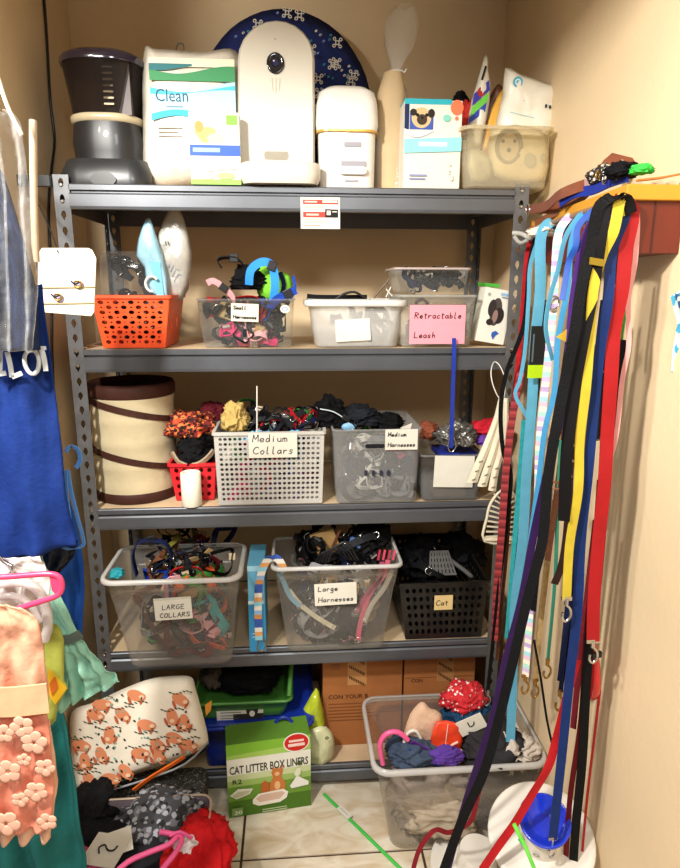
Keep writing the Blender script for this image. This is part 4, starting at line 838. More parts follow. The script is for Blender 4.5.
tangle(16, 'dog_collar', (x0-.02,-.03,zt-.05), (x1+.02,.30,zt+.03), ['black','navy','olive','black','brown','charcoal'], 'heaped at the top of the large collars bin', 'collars heaped on the large collars bin', (.04,.07))
hstrap('dog_collar', [(137,575),(133,556),(138,543),(152,540),(166,544),(172,558),(168,572)], 9, -.02, 'navy', 'wide dark blue collar standing in a loop at left of the large collars bin', 'collar', wd=(0,1,0), t=.004)
hstrap('dog_collar', [(170,579),(174,570),(188,567),(200,569),(205,577)], 4, -.06, 'red', 'red rope collar arched over the rim of the large collars bin', 'collar', wd=(0,-1,1))
hstrap('dog_collar', [(178,564),(190,560),(203,556),(211,549)], 6, .0, 'tan', 'mustard webbing collar across the top of the large collars bin', 'collar', wd=(0,-.5,1))
o = heap('teal_cloth', A(117,573,-.03), (.02,.02,.014), mat('#2f9aa6', .8), 41); tag(o, 'small teal cloth in the left corner of the large collars bin', 'cloth')
# cyan carton with a patterned leash beside it
bx, (q0,q1,qz,qt) = pxbox('leash_carton', 247, 264, 566, Z, -.02, .16, mat('#6bb8dc', .4, var=.05)); tag(bx, 'narrow sky-blue carton standing between the two large clear bins', 'box')
F = Face(q0,q1,qz,qt,-.02); F.rect(0,0,1,.06,'#a9dbee').rect(0,.40,.9,.44,'#dff0f5').rect(0,.44,1,1,'#3f9bd0').poly([(.3,.6),(.6,.52),(.7,.64),(.4,.7)],'#20618f').lines(.2,.7,(.78,.82),'#d0e8f2',.012); F.build('printed_front', bx)
b = B(); b.strip([A(259,640,-.03), A(258,610,-.03), A(259,585,-.03), A(263,568,-.035), A(270,558,-.04), A(279,560,-.045), A(285,572,-.045)], .022, banded(['#8fd0e0','#e0a060','#e8e4da','#2f55a8','#2f55a8','#c98a4a','#8fb4d8','#e8e4da'], 9), (1,0,0), .003); o = b.build('patterned_leash'); tag(o, 'light blue and orange patterned leash draped over the Large Harnesses bin edge', 'leash')
q = B(); q.tube(O([(260,640),(257,648),(262,651),(266,645),(263,638)], -.03), .002, BRASS, 5); q.build('snap_hook', o)
# large harness bin
yb = -.035; yt = -.05; zt = A(336,564,yt).z; yk = AZ(385,533,zt).y; dt = yk-yt
lh = tub('clear_bin', X(288,yb,645), X(383,yb,645), X(273,yt,564), X(401,yt,564), Z+.001, zt, yb, dt-.04, dt, CL4, r=.022, rimw=.012, lip=.012, ledge=.006, rimmt=film('#f0efec', .55, .2, name='bin_rim'))
tag(lh, 'large clear bin hand-labelled Large Harnesses in middle of fourth shelf', 'bin')
hand_card(lh, ['Large', 'Harnesses'], 315, 583, 357, 606, yt-.008, rot=.03, label='white card reading Large Harnesses')
x0, x1 = X(291,yb,640)+.004, X(380,yb,640)-.004
tangle(52, 'dog_harness', (x0,-.022,Z+.012), (x1,.25,zt-.03), ['black','grey','tan','black','white','navy','charcoal','pale pink','grey','black'], 'packed inside the Large Harnesses bin', 'harnesses inside the large harnesses bin', (.05,.08), 1.25)
tangle(10, 'dog_harness', (x0+.02,.02,zt-.05), (x1,.26,zt+.045), ['black','black','charcoal','navy'], 'heaped at the top of the Large Harnesses bin', 'harnesses heaped on the large harnesses bin', (.05,.08))
for k, (pts, cl) in enumerate(((((388,560),(384,575),(372,590),(365,606),(360,625),(358,640)),'#cf5f78'),(((382,562),(380,578),(366,596),(356,612)),'#b04a6c'),(((392,570),(384,588),(372,604),(364,622)),'#b9b2a6'),(((289,590),(300,604),(318,618),(335,628)),'#cfc8b0'),(((276,566),(283,580),(290,596),(300,606)),'#7fb0d0'))):
    b = B(); b.strip(O(pts, yt+.014 if k < 4 else yt+.012), .014, mat(cl, .6, var=.1), (1,0,.4), .003); o = b.build('dog_harness'); q = B(); dring(q, A(*pts[-1], yt+.014), .011, ax=(0,1,.1)); q.build('ring', o)
    tag(o, ['rose pink rope strap against the right front of the Large Harnesses bin','plum pink strap behind the rose pink one in the Large Harnesses bin','beige-grey strap low at right in the Large Harnesses bin','cream strap slanting low at left in the Large Harnesses bin','light blue strap at the left corner of the Large Harnesses bin'][k], 'harness')
b = B(); 
b.obox(A(328,547,.05), V((.035,0,.01)), V((0,.01,0)), V((-.02,0,.05)), mat('#8f7248', .8, var=.2)); b.strip([A(326,562,.035), A(340,530,.035)], .008, webm('brown'), (1,0,.2), .002); o = b.build('padded_vest', bev=.006); tag(o, 'tan padded vest piece standing at back left in the Large Harnesses bin', 'vest')
for k in range(5):
    b = B(); b.tube(O([(316+k*3,562),(322+k*3,553-k),(335+k*3,550-2*k),(346+k*3,560)], .0-.01*k), .003, BLACKP, 6); o = b.build('cable_loop'); tag(o, 'thin black cord arched over the Large Harnesses bin rim', 'cord', 'black cords on the large harnesses bin')
o = heap('blue_harness', A(357,545,.05), (.03,.03,.026), mat('#48689c', .6, bump=.3), 44, folds=.4); tag(o, 'rounded denim-blue harness pad on the Large Harnesses bin', 'harness')
o = heap('dog_harness', A(372,535,.12), (.06,.06,.045), BLACKC, 45); tag(o, 'black padded harness rising at back of the Large Harnesses bin', 'harness')
b = B()
for k in range(4): b.strip([A(378+k*5,560,.0), A(380+k*5,550,.0)], .006, mat('#e0506a' if k % 2 else '#c23a50', .6), (1,0,0), .003, sub=1)
o = b.build('striped_strap'); tag(o, 'pink-red striped strap end at the right rim of the Large Harnesses bin', 'strap')
# black crate
y0 = .01; BCR = mat('#08080a', .35, var=.1, coat=.2); zt = ZZ(581,y0,440)
cr_b = basket('plastic_crate', X(406,y0,634), X(481,y0,634), X(399,y0,581), X(487,y0,581), Z+.003, zt, y0, .36, 12, 6, lambda i, j: (.62,.62), BCR, nsu=14, n=8)
tag(cr_b, 'black perforated plastic crate hand-labelled Cat at right of fourth shelf', 'crate')
hand_card(cr_b, ['Cat'], 434, 595, 453, 610, y0-.012, mat('#e0c489', .7, var=.03), size=.016, label='tan card reading Cat')
x0, x1 = X(410,y0,620), X(478,y0,620)
tangle(12, 'dog_harness', (x0,.03,Z+.01), (x1,.32,zt+.02), ['black','black','charcoal','black'], 'in the black crate', 'black straps in the crate', (.05,.08))
o = heap('black_jacket', A(420,560,.22), (.07,.09,.07), BLACKC, 47); tag(o, 'black cloth heaped at back of the black crate', 'cloth')
o = heap('black_jacket', A(462,552,.28), (.07,.08,.06), mat('#0f0f12', .8, bump=.4), 48); tag(o, 'black cloth in far right of the black crate', 'cloth')
b = B(); GS = mat('#5a5856', .5); c0 = A(443,569,.07); b.perf(c0+V((-.045,0,-.022)), c0+V((.045,0,-.022)), c0+V((.03,.06,.035)), c0+V((-.03,.06,.035)), 7, 4, lambda i, j: (.35,.8), GS, n=8); b.tube([c0+V((.03,.05,.01)), c0+V((.075,.03,-.02)), c0+V((.10,.02,-.04))], .006, GS)
o = b.build('litter_scoop', solid=.003); tag(o, 'grey slotted litter scoop lying in the black crate', 'litter scoop')
# ================================================================ bottom shelf
Z = SF[4]+.001
CBD = mat('#a5683a', .8, var=.07, scale=14, bump=.15, name='cardboard'); yk = AZ(360,744,Z).y
for k, (p0, p1, lb) in enumerate(((323,401,'brown cardboard box with printed tape and text, at left on the bottom shelf'),(403,486,'brown cardboard box behind the large clothes bin, to the right of its twin'))):
    xa, xb = X(p0,yk,720), min(X(p1,yk,720), W-.045); zt = LIP[3]-.012; b = B(); b.box((xa,yk,Z),(xb,YB-.09,zt),CBD); b.box((xa+.001,yk-.0004,Z+.12*(k+1)),(xb-.001,yk,Z+.1215*(k+1)),mat('#7a4a28',.8)); bx = b.build('cardboard_box', bev=.003); tag(bx, lb, 'box')
    F = Face(xa,xb,Z,zt,yk); BRN = '#4a2816'
    F.rect(.31 if k == 0 else .46, 0, .55 if k == 0 else .70, .36, '#bf8a55' if k == 0 else '#ad7a4c')
    if k == 0:
        F.text('CON YOUR B', .07, .50, .5, .06, BRN, bold=.02); F.lines(.07,.8,(.55,.585,.62,.655,.69,.725),'#7d4a28',.010); F.lines(.1,.25,(.14,.17),'#8f5c34',.02)
    else: F.text('CON', .1, .36, .16, .05, BRN, bold=.02)
    for q in range(3):
        u = (.33 if k == 0 else .48); v = .04+q*.11
        for j in range(9): F.poly([(u+j*.022, v+j*.010), (u+j*.022+.015, v+j*.010+.004), (u+j*.022+.012, v+j*.010+.034), (u+j*.022-.002, v+j*.010+.03)], BRN); F.k -= 1
    F.build('printed_front', bx)
# blue tote with green bin on it
BLU = mat('#16319a', .35, var=.04, coat=.2); y0 = .0; zt = ZZ(725,y0,250)
bt = tub('blue_tote', X(206,y0,768), X(300,y0,768), X(202,y0,728), X(312,y0,728), Z+.001, zt, y0+.012, .36, .38, BLU, r=.02, rimw=.012, lip=.012)
q = B(); q.loft([rr(X(312,y0,728)-X(202,y0,728), .37, .02, zt-.006, ((X(312,y0,728)+X(202,y0,728))/2, y0+.19)), rr(X(312,y0,728)-X(202,y0,728)-.01, .36, .02, zt+.002, ((X(312,y0,728)+X(202,y0,728))/2, y0+.19))], BLU); q.build('lid', bt)
q = B(); q.tube([A(274,733,-.002), A(276,722,0), A(284,717,0), A(292,722,0), A(294,733,-.002)], .006, BLU); q.build('handle', bt)
tag(bt, 'blue lidded plastic tote on the bottom shelf beneath a green bin', 'tote')
GRN = mat('#4a8636', .4, var=.04, coat=.2); y0 = .03; z0 = zt+.004; zt2 = ZZ(699,y0,240)
gb = tub('green_bin', X(200,y0,722), X(284,y0,722), X(194,y0,700), X(291,y0,700), z0, zt2, y0, .26, .28, GRN, r=.02, rimw=.01, lip=.008); tag(gb, 'green plastic bin with a black and white dog photo label, on the blue tote', 'bin')
# raised back wall of the green bin
q = B(); xa, xb = X(196,y0+.2,700), X(296,y0+.27,700); q.tube([V((xb-.02,y0,zt2)), V((xb-.012,y0+.1,zt2+.06)), V((xb-.004,y0+.25,zt2+.11)), V(((xa+xb)/2,y0+.27,zt2+.12)), V((xa,y0+.25,zt2+.11))], .008, GRN); q.build('raised_rim', gb)
p0, p1 = A(217,722,y0-.004), A(263,701,y0-.004); F = Face(p0.x,p1.x,p0.z,p1.z,y0-.004); F.rect(0,0,1,1,'#d8d6cc').rect(.35,.62,1,.95,'#2c2c2a').blob(.76,.45,.13,.32,'#33302c').poly([(.66,.3),(.68,.05),(.75,.2)],'#33302c').poly([(.8,.2),(.87,.05),(.87,.35)],'#33302c').blob(.76,.62,.06,.16,'#e8e4d8').lines(.08,.55,(.18,.3,.5,.66,.8),'#5a5a56',.04); F.build('photo_label', gb, 'grey and white paper label with dog photo')
o = heap('dark_fabric', V((X(245,.12,690),.17,zt2-.005)), (.11,.09,.04), BLACKC, 51); tag(o, 'black fabric inside the green bin', 'fabric')
o = heap('dark_fabric', V((X(214,.16,690),.15,zt2+.008)), (.035,.05,.036), mat('#4d443a', .9, bump=.5), 52); tag(o, 'grey-brown fabric at the left inside the green bin', 'fabric')
# yellow-green bags
YG = mat('#b9c832', .25, var=.3, scale=18, bump=.9, bscale=20)
o = pouch('snack_bag', ((316,688),(321,700),(325,722),(322,736),(310,739),(300,736),(299,722),(304,708)), .06, .05, YG, 'yellow-green crinkled plastic bag beside the cardboard box', 'bag')
o = pouch('wrapped_ball', ((320,725),(331,731),(335,745),(332,759),(322,767),(309,764),(304,750),(307,733)), .02, .07, mat('#cfd0a4', .25, var=.25, scale=22, bump=.9, bscale=25), 'round pale green wrapped bundle right of the cat litter box liners', 'package', lambda o: (lambda b: (b.disc(A(327,738,-.0165), V((.006,0,0)), V((0,0,.006)), INK, 8, .4), b.build('printed_mark', o)))(B()), flat_=2)
# ================================================================ on the floor
# cat litter box liners
P0, P1 = AZ(229,818,0), AZ(311,805,0); P0.z = P1.z = .001; ux = (P1-P0); wd = ux.length; ux.normalize(); n_ = V((ux.y,-ux.x,0)); 
if n_.y > 0: n_ = -n_
ht = A(225,746,P0.y).z+.0
b = B(); cen = P0+ux*wd/2-n_*.045+V((0,0,ht/2)); b.obox(cen, ux*wd/2, n_*.045, V((0,0,ht/2)), mat('#5d8a2e', .5, var=.03)); bx = b.build('liner_box', bev=.0015); tag(bx, 'green and white carton reading CAT LITTER BOX LINERS standing on the floor', 'box')
F = FaceO(P0, ux, (0,0,1), wd, ht, n_); W_ = '#efeee0'
F.rect(0,0,1,1,'#6f9a38').rect(0,0,1,.2,'#86bf3c').band(lambda u:.15-.05*u, lambda u:.22-.03*u, 0,1,'#a8cf62').rect(0,.2,1,.42,'#ecebdc').rect(0,.42,1,.5,'#c9d3a0').rect(0,.5,1,.58,'#9dbb66').rect(0,.78,1,1,'#4d7524')
F.text('CAT LITTER BOX LINERS', .03, .40, .94, .15, '#3d3d2a', bold=.02)
F.blob(.83,.09,.16,.14,'#f0efe6').blob(.83,.09,.145,.12,'#cf2a22').text('JUMBO', .72, .07, .22, .06, '#f5efe4', bold=.02).text('SIZE', .75, .15, .17, .06, '#f5efe4', bold=.02) if 0 else F.blob(.83,.08,.16,.13,'#f0efe6').blob(.83,.08,.145,.115,'#cf2a22').band(lambda u:.04, lambda u:.07, .74,.92,'#f3d9d0').band(lambda u:.09, lambda u:.13, .73,.93,'#f3d9d0')
F.text('R2', .06, .54, .11, .09, '#3d3d2a', bold=.01)
F.poly([(.52,.44),(.56,.40),(.62,.40),(.66,.44),(.64,.52),(.69,.62),(.68,.74),(.5,.74),(.5,.6),(.54,.52)],'#c97a3e').poly([(.40,.58),(.44,.54),(.49,.58),(.5,.74),(.39,.74)],'#b9642e').poly([(.53,.42),(.54,.36),(.58,.41)],'#c97a3e').poly([(.61,.41),(.66,.36),(.66,.43)],'#c97a3e').blob(.59,.47,.03,.03,'#eab884').blob(.59,.63,.035,.06,'#eab884')
F.poly([(.29,.78),(.36,.71),(.66,.69),(.72,.74),(.7,.82),(.62,.87),(.36,.88),(.29,.84)],'#efe9da').poly([(.33,.77),(.39,.73),(.64,.72),(.68,.75),(.62,.82),(.37,.83)],'#d8b8a4')
F.poly([(.02,.68),(.12,.60),(.3,.62),(.26,.69),(.1,.74)],'#e6e4d0').poly([(.05,.69),(.12,.64),(.27,.64),(.24,.68),(.1,.72)],'#c4c4a2').poly([(.74,.66),(.83,.53),(.97,.63),(.97,.68),(.76,.7)],'#efeee6').poly([(.79,.5),(.83,.42),(.88,.44),(.87,.52),(.83,.56)],'#dfe3c6').blob(.86,.36,.03,.025,'#4c5a24',n=10)
F.rect(.04,.86,.17,.97,'#7ea05a').text('30', .07, .95, .09, .07, W_, bold=.01).lines(.4,.72,(.93,.96),'#c8d8a8',.012); F.build('printed_front', bx)
# woven carrier with sloth print pad
WV = spotted('#35332f', ['#77736a','#1c1b19'], 120, .33); zc = A(205,752,-.05).z
cb = tub('woven_basket', X(92,-.05,790), X(203,-.05,790), X(90,-.05,760), X(206,-.05,760), .001, zc, -.075, .26*0+.055, .06, WV, r=.012, rimw=.008, lip=.01) if 0 else None
b = B(); xa, xb = X(80,-.12,790), X(203,-.12,790); y0 = -.14
b.loft([rr(xb-xa-.02,.115,.03,.001,((xa+xb)/2,y0+.06),6), rr(xb-xa,.12,.03,.012,((xa+xb)/2,y0+.06),6), rr(xb-xa+.01,.125,.03,.10,((xa+xb)/2,y0+.06),6), rr(xb-xa+.005,.12,.03,.125,((xa+xb)/2,y0+.06),6)], WV); cb = b.build('pet_carrier'); tag(cb, 'dark grey lace-textured soft carrier under the sloth print cushion', 'pet carrier')
b = B(); pts = [A(110,791,y0-.006), A(140,780,y0-.01), A(170,768,y0-.01), A(200,752,y0-.006), A(208,745,y0)]; b.strip(pts, .012, webm('black'), (0,-.3,1), .004); b.build('shoulder_strap', cb)
b = B(); b.tube([A(112,790,y0-.012), A(150,778,y0-.016), A(185,764,y0-.014), A(208,742,y0-.006)], .003, mat('#9a9ca0', .4), 6); b.build('piping', cb)
SL = mat('#ece3d0', .85, var=.03, scale=20, bump=.25)
Yp = -.17; nrm = V((0,-1,.38)).normalized()
def slant(p): q = A(p[0], p[1], Yp); q.y += (q.z-.16)*.42; 
def slp(px, py, off=0):     # point of the slanted cushion face
    d = cf + cr*((px-340)/FPX) - cu*((py-434)/FPX); c0 = V((0,Yp,.12)); t = (c0-CP).dot(nrm)/d.dot(nrm); return CP+d*t+nrm*off
ol = spline([slp(*p) for p in ((72,712),(95,702),(125,688),(150,679),(172,676),(191,677),(196,690),(203,715),(208,738),(203,748),(160,766),(110,782),(76,793),(70,780),(70,745))], 4, True)
b = B(); b.pillow(ol, nrm, .05, SL, wr=.0015, flat=9); cen = sum(ol, V())/len(ol)
OR1, OR2, GR1, DK, TL = flat('#d98a62'), flat('#b9603c'), flat('#3c4a3a'), flat('#2b2b26'), flat('#7fb0a4')
def fp(px, py, k): return slp(px, py, .0265+.0004*k)
def pb(cx, cy, rx, ry, mt, k, rot=0, n=14):
    b.poly([fp(cx+rx*math.cos(a)*math.cos(rot)-ry*math.sin(a)*math.sin(rot), cy+rx*math.cos(a)*math.sin(rot)+ry*math.sin(a)*math.cos(rot), k) for a in [2*PI*q/n for q in range(n)]][::-1], mt)
SLO = ((104,702,0),(138,693,.3),(112,732,1.5),(148,722,.2),(174,714,1.3),(98,712,.4),(182,697,.5),(104,752,1.2),(142,750,.1),(176,735,.4),(92,776,1.1),(113,775,.2),(160,742,.6),(186,720,1.4),(125,712,.7),(160,752,1.1),(190,742,.3),(128,768,.9),(84,742,.3),(88,758,1.4))
for i, (sx, sy, r_) in enumerate(SLO):
    if sy < 700 and sx < 130: continue
    pb(sx, sy, 9, 5.5, OR1, 1, r_); pb(sx+7*math.cos(r_+.3), sy+6*math.sin(r_+.3)-2, 4.2, 3.8, OR1, 2); pb(sx+7*math.cos(r_+.3), sy+6*math.sin(r_+.3)-2, 2.4, 2, flat('#ecc7a4'), 3)
    for sg in (-1, 1): pb(sx+sg*6, sy+5, 1.5, 4.5, OR2, 2, sg*.4)
    for j in range(7): pb(sx-10+j*3.4, sy+(7 if i % 2 else -7)+math.sin(j)*1.5, 1.9, .7, GR1, 3, .3, 6)
for j in range(80): 
    px, py = rnd(78,196), rnd(692,772)
    if py > 790-(px-72)*.33 or py < 712-(px-72)*.4: continue
    pb(px, py, rnd(.9,2.2), rnd(.8,1.3), (DK, TL, GR1)[j % 3], 4, rnd(0,3), 6)
sp_ = b.build('sloth_print_cushion'); tag(sp_, 'cream cushion printed with orange sloths, leaning on the dark soft carrier', 'cushion')
b = B(); b.strip([A(134,790,y0-.04), A(150,778,y0-.045), A(168,767,y0-.045), A(184,757,y0-.04)], .013, mat('#e06a24', .6), (0,-.4,1), .004); o = b.build('orange_strap'); tag(o, 'bright orange strap below the sloth print cushion', 'strap')
b = B(); b.poly([A(205,705,-.07), A(212,700,-.07), A(211,710,-.07), A(206,716,-.07)], flat('#e39a3c')); o = b.build('orange_ribbon', solid=.002); tag(o, 'small orange ribbon tip at the right corner of the sloth print cushion', 'ribbon')
# front left bin with clothes
zr = .26; K0, K1, K2 = AZ(196,794,zr), AZ(222,838,zr), AZ(60,812,zr)
xa, xb = -.055, (K0.x+K1.x)/2; ya = -.62; yb2 = K0.y
GY = mat('#6f6268', .5, var=.05)
tb = tub('grey_bin', xa+.02, xb-.025, xa, xb, .001, zr, ya+.02, yb2-ya-.04, yb2-ya, GY, r=.03, rimw=.008, lip=.012, rimmt=mat('#b3a08c', .5)); tag(tb, 'mauve-grey open bin of clothes and hangers at the front left on the floor', 'bin')
bx_, by_ = (xa+xb)/2, (ya+yb2)/2
o = heap('black_shirt', (xa+.14, yb2-.10, .20), (.12,.09,.055), BLACKC, 61); tag(o, 'black clothing at the back of the mauve-grey bin', 'clothing')
CAMO = spotted('#3a3b40', ['#6d6f76','#17181b','#9a9ca2'], 30, .4)
o = heap('camo_jacket', AZ(160,822,.22), (.12,.10,.05), CAMO, 63, folds=.7); tag(o, 'grey and black camouflage print garment in the mauve-grey bin', 'clothing')
o = heap('black_shirt', AZ(150,868,.19), (.12,.09,.05), mat('#232327', .9, bump=.5), 64); tag(o, 'charcoal garment beneath the pink hangers in the mauve-grey bin', 'clothing')
o = heap('camo_jacket', AZ(92,812,.22), (.07,.08,.05), BLACKC, 65); tag(o, 'black garment beside the teal dress in the mauve-grey bin', 'clothing')
b = B(); c0 = AZ(106,850,.285); b.obox(c0, V((.042,-.01,0)), V((.012,.038,.004)), V((0,0,.0012)), CARD); b.obox(AZ(118,842,.288), V((.03,.012,0)), V((-.01,.03,.004)), V((0,0,.001)), CARD); q0 = c0+V((0,0,.004))
b.tube([q0+V(p) for p in ((-.012,-.012,0),(-.016,.002,.002),(-.004,.008,.003),(.006,-.006,.002),(.02,-.008,.002),(.026,.004,.001))], .002, INK, 5); o = b.build('hang_tag'); tag(o, 'white cardboard hang tag with a black hook mark in the mauve-grey bin', 'tag')
HP = mat('#ef5f98', .35, var=.03, coat=.2)
b = B(); H = lambda px, py, z=.30: AZ(px, py, z)
b.tube([H(108,880), H(128,862), H(150,852), H(168,845), H(176,838)], .0065, HP); b.tube([H(150,885), H(165,866), H(176,852), H(182,838), H(172,834), H(160,832)], .0065, HP); o = b.build('clothes_hanger'); q = B(); q.tube([H(170,836,.302), H(180,832,.31), H(192,838,.31)], .004, HP); q.build('hook', o); tag(o, 'pink plastic hanger lying over the mauve-grey bin', 'hanger')
o = heap('pink_shirt', AZ(80,868,.25), (.07,.05,.035), mat('#d8507a', .8, bump=.3), 67, folds=.6); tag(o, 'pink garment at front of the mauve-grey bin below the teal dress', 'clothing')
o = heap('white_bow', AZ(186,846,.27), (.026,.026,.018), mat('#e6dede', .7), 68); tag(o, 'small white ribbon bow between pink hanger and red cloth', 'bow')
RC = mat('#c4161c', .75, var=.1, bump=.3)
b = sheet('red_blanket', [AZ(176,838,.25), AZ(168,868,.24), AZ(160,900,.22)], [AZ(205,820,.262), V((xb+.02, yb2-.14, .25)), V((xb+.05, yb2-.24, .0))], RC, .012, 3, 5, build=False) if 0 else None
o = heap('red_blanket', AZ(200,856,.235), (.085,.12,.05), RC, 70, folds=.8); tag(o, 'bright red cloth spilling over the right rim of the mauve-grey bin', 'cloth')
b2_ = sheet('red_blanket', [AZ(206,826,.268), AZ(205,850,.272), AZ(203,890,.27)], [V((xb+.035,yb2-.02,.21)), V((xb+.055,yb2-.13,.12)), V((xb+.06,yb2-.26,.10))], RC, .006, 2, 6, build=False, grow=0)
q = b2_.build('hanging_edge', o, solid=.003)
# clear bin of clothes on the right
yf = -.24; yt = -.29; zr = A(385,769,yt).z; yk = AZ(378,696,zr).y; xl, xr = A(376,769,yt).x, A(547,773,yt).x
CL5 = film('#ece8e2', .93, .15, name='floor_bin_plastic')
fb = tub('clear_bin', A(392,845,yf).x, A(530,850,yf).x, xl, xr, .001, zr, yf, yk-yt-.10, yk-yt, CL5, r=.04, rimw=.014, lip=.018, rimmt=film('#eceae6', .6, .2, name='bin_rim2')); tag(fb, 'large clear bin of clothes on the floor at the right, against the shelf', 'bin')
xa, xb = xl+.03, xr-.03; HB = lambda px, py, z: AZ(px, py, z)
def hp(px, py, z, size, cl, sd, nm, lb, cat='clothing', fo=1.0): o = heap(nm, AZ(px, py, z), size, cl if not isinstance(cl, str) else mat(cl, .85, var=.12, bump=.5, bscale=60), sd, folds=fo); tag(o, lb, cat); return o
hp(436,790,.13,(.13,.09,.12),'#9a8f86',71,'grey_shirt','grey-beige garment at the bottom left of the large floor bin')
hp(500,790,.13,(.12,.09,.12),'#55504e',72,'grey_shirt','dark grey garment at the bottom right of the large floor bin')
hp(412,752,zr-.04,(.07,.06,.05),'#3d4a5e',73,'blue_shirt','slate blue garment at left in the large floor bin')
hp(490,740,zr-.02,(.09,.10,.06),'#2c2a2c',74,'black_shirt','black garment at right in the large floor bin')
hp(470,712,zr+.01,(.07,.07,.07),'#1f4668',75,'blue_shirt','petrol blue garment under the red bandana in the large floor bin')
hp(446,756,zr-.02,(.045,.02,.03),'#5a3a94',76,'purple_shirt','purple garment at the front rim of the large floor bin')
hp(512,745,zr-.02,(.06,.08,.05),'#c3b8ac',77,'white_shirt','pale grey garment behind the hanging leashes in the large floor bin')
hp(440,812,.12,(.11,.05,.08),'#a89a86',78,'beige_shirt','cream garment pressed against the front of the large floor bin')
BAND = spotted('#c8202a', ['#e9e0dc','#8f1018'], 70, .26)
o = hp(464,697,zr+.07,(.068,.05,.05),BAND,79,'red_bandana','folded red bandana print cloth topping the large floor bin','bandana',.8)
b = B(); c0 = AZ(466,712,zr+.055)+V((0,-.055,0)); b.obox(c0, V((.036,0,.016)), V((0,.0012,0)), V((-.012,0,.022)), CARD); b.strip([c0+V((-.012,-.003,.01)), c0+V((-.004,-.003,-.004)), c0+V((.006,-.003,.002)), c0+V((.006,-.003,.012))], .003, INK, (1,0,0), .0005); q = b.build('hang_tag'); tag(q, 'white folded card below the red bandana print cloth', 'tag')
b = B(); yq = .5*(yf+yk)-.05
o = pouch('beige_dress', ((418,704),(424,702),(430,708),(440,712),(444,730),(438,752),(424,756),(408,750),(404,732),(410,714)), yf+.07, .03, mat('#d8b498', .85, bump=.4), 'beige-pink garment standing up in the left of the large floor bin', 'clothing')
o = pouch('orange_packet', ((437,722),(456,722),(463,728),(460,752),(450,764),(434,756),(431,738)), yf+.04, .014, mat('#e6431f', .45), 'bright orange-red packet in the large floor bin', 'packet', lambda o: (lambda b: (b.strip(O([(448,724),(445,748)], yf+.032), .002, flat('#f6ddd0'), (1,0,0), .0005, sub=1), b.build('white_cord', o)))(B()), flat_=6)
b = B(); b.tube([A(383,764,yf+.03), A(380,745,yf+.03), A(386,734,yf+.03), A(398,732,yf+.03), A(408,740,yf+.03)], .0075, HP); o = b.build('clothes_hanger'); tag(o, 'pink hanger end arching up at left of the large floor bin', 'hanger')
b = B(); b.tube([A(404,742,yf+.045), A(408,733,yf+.045), A(416,731,yf+.045), A(422,742,yf+.045), A(426,756,yf+.045)], .005, WHITE); o = b.build('clothes_hanger'); tag(o, 'white hanger end beside the pink one in the large floor bin', 'hanger')
b = B(); b.tube([A(452,764,yf+.02), A(462,760,yf+.02), A(461,750,yf+.02), A(453,752,yf+.02), A(451,746,yf+.02), A(458,742,yf+.02)], .0035, mat('#efb6a4', .4)); o = b.build('clothes_hanger'); tag(o, 'pale pink hook against the orange packet in the large floor bin', 'hanger')
for k, (pts, c_) in enumerate(((((412,742),(430,752),(446,760),(458,764)),'purple'),(((408,750),(422,758),(440,766)),'blue'))):
    b = B(); b.strip(O(pts, yf+.025), .02, webm(c_), (0,-.5,1), .004); o = b.build('fabric_strap'); tag(o, ['purple strap slanting along the front rim of the large floor bin','blue strap below the purple one at the large floor bin rim'][k], 'strap')
b = B(); c0 = A(484,730,yf+.08); b.obox(c0, V((.010,0,-.002)), V((0,.001,0)), V((.004,0,.02)), CARD); o = b.build('hang_tag'); tag(o, 'small white swing tag on the dark blue clothing in the large floor bin', 'tag')
# green sticks
GS1 = mat('#3fbf4a', .35, var=.05)
b = B(); p0, p1 = AZ(324,794,.006), AZ(412,880,.006); b.tube([p0, p1], .0048, GS1, 8, smoothp=1); o = b.build('green_wand'); q = B(); t_ = (p1-p0).normalized(); c0 = p0.lerp(p1,.26)+V((0,0,.006)); q.obox(c0, t_*.026, t_.cross(V((0,0,1)))*.010, V((0,0,.0012)), CARD); q.strip([c0-t_*.018+V((0,0,.002)), c0+t_*.018+V((0,0,.002))], .003, flat('#b9b9b2'), t_.cross(V((0,0,1))), .0005, sub=1); q.build('paper_label', o, label='small white paper sticker'); tag(o, 'thin green stick with white sticker lying on the floor tiles', 'stick')
b = B(); b.tube([A(514,824,-.68), A(525,846,-.70), A(541,885,-.72)], .0042, mat('#6fe04a', .35), 8, smoothp=1); b.tube([A(520,838,-.69), A(523,842,-.695)], .006, GS1, 8, smoothp=1); o = b.build('green_wand'); tag(o, 'bright lime green stick leaning in front of the white disc with blue bowl', 'stick')
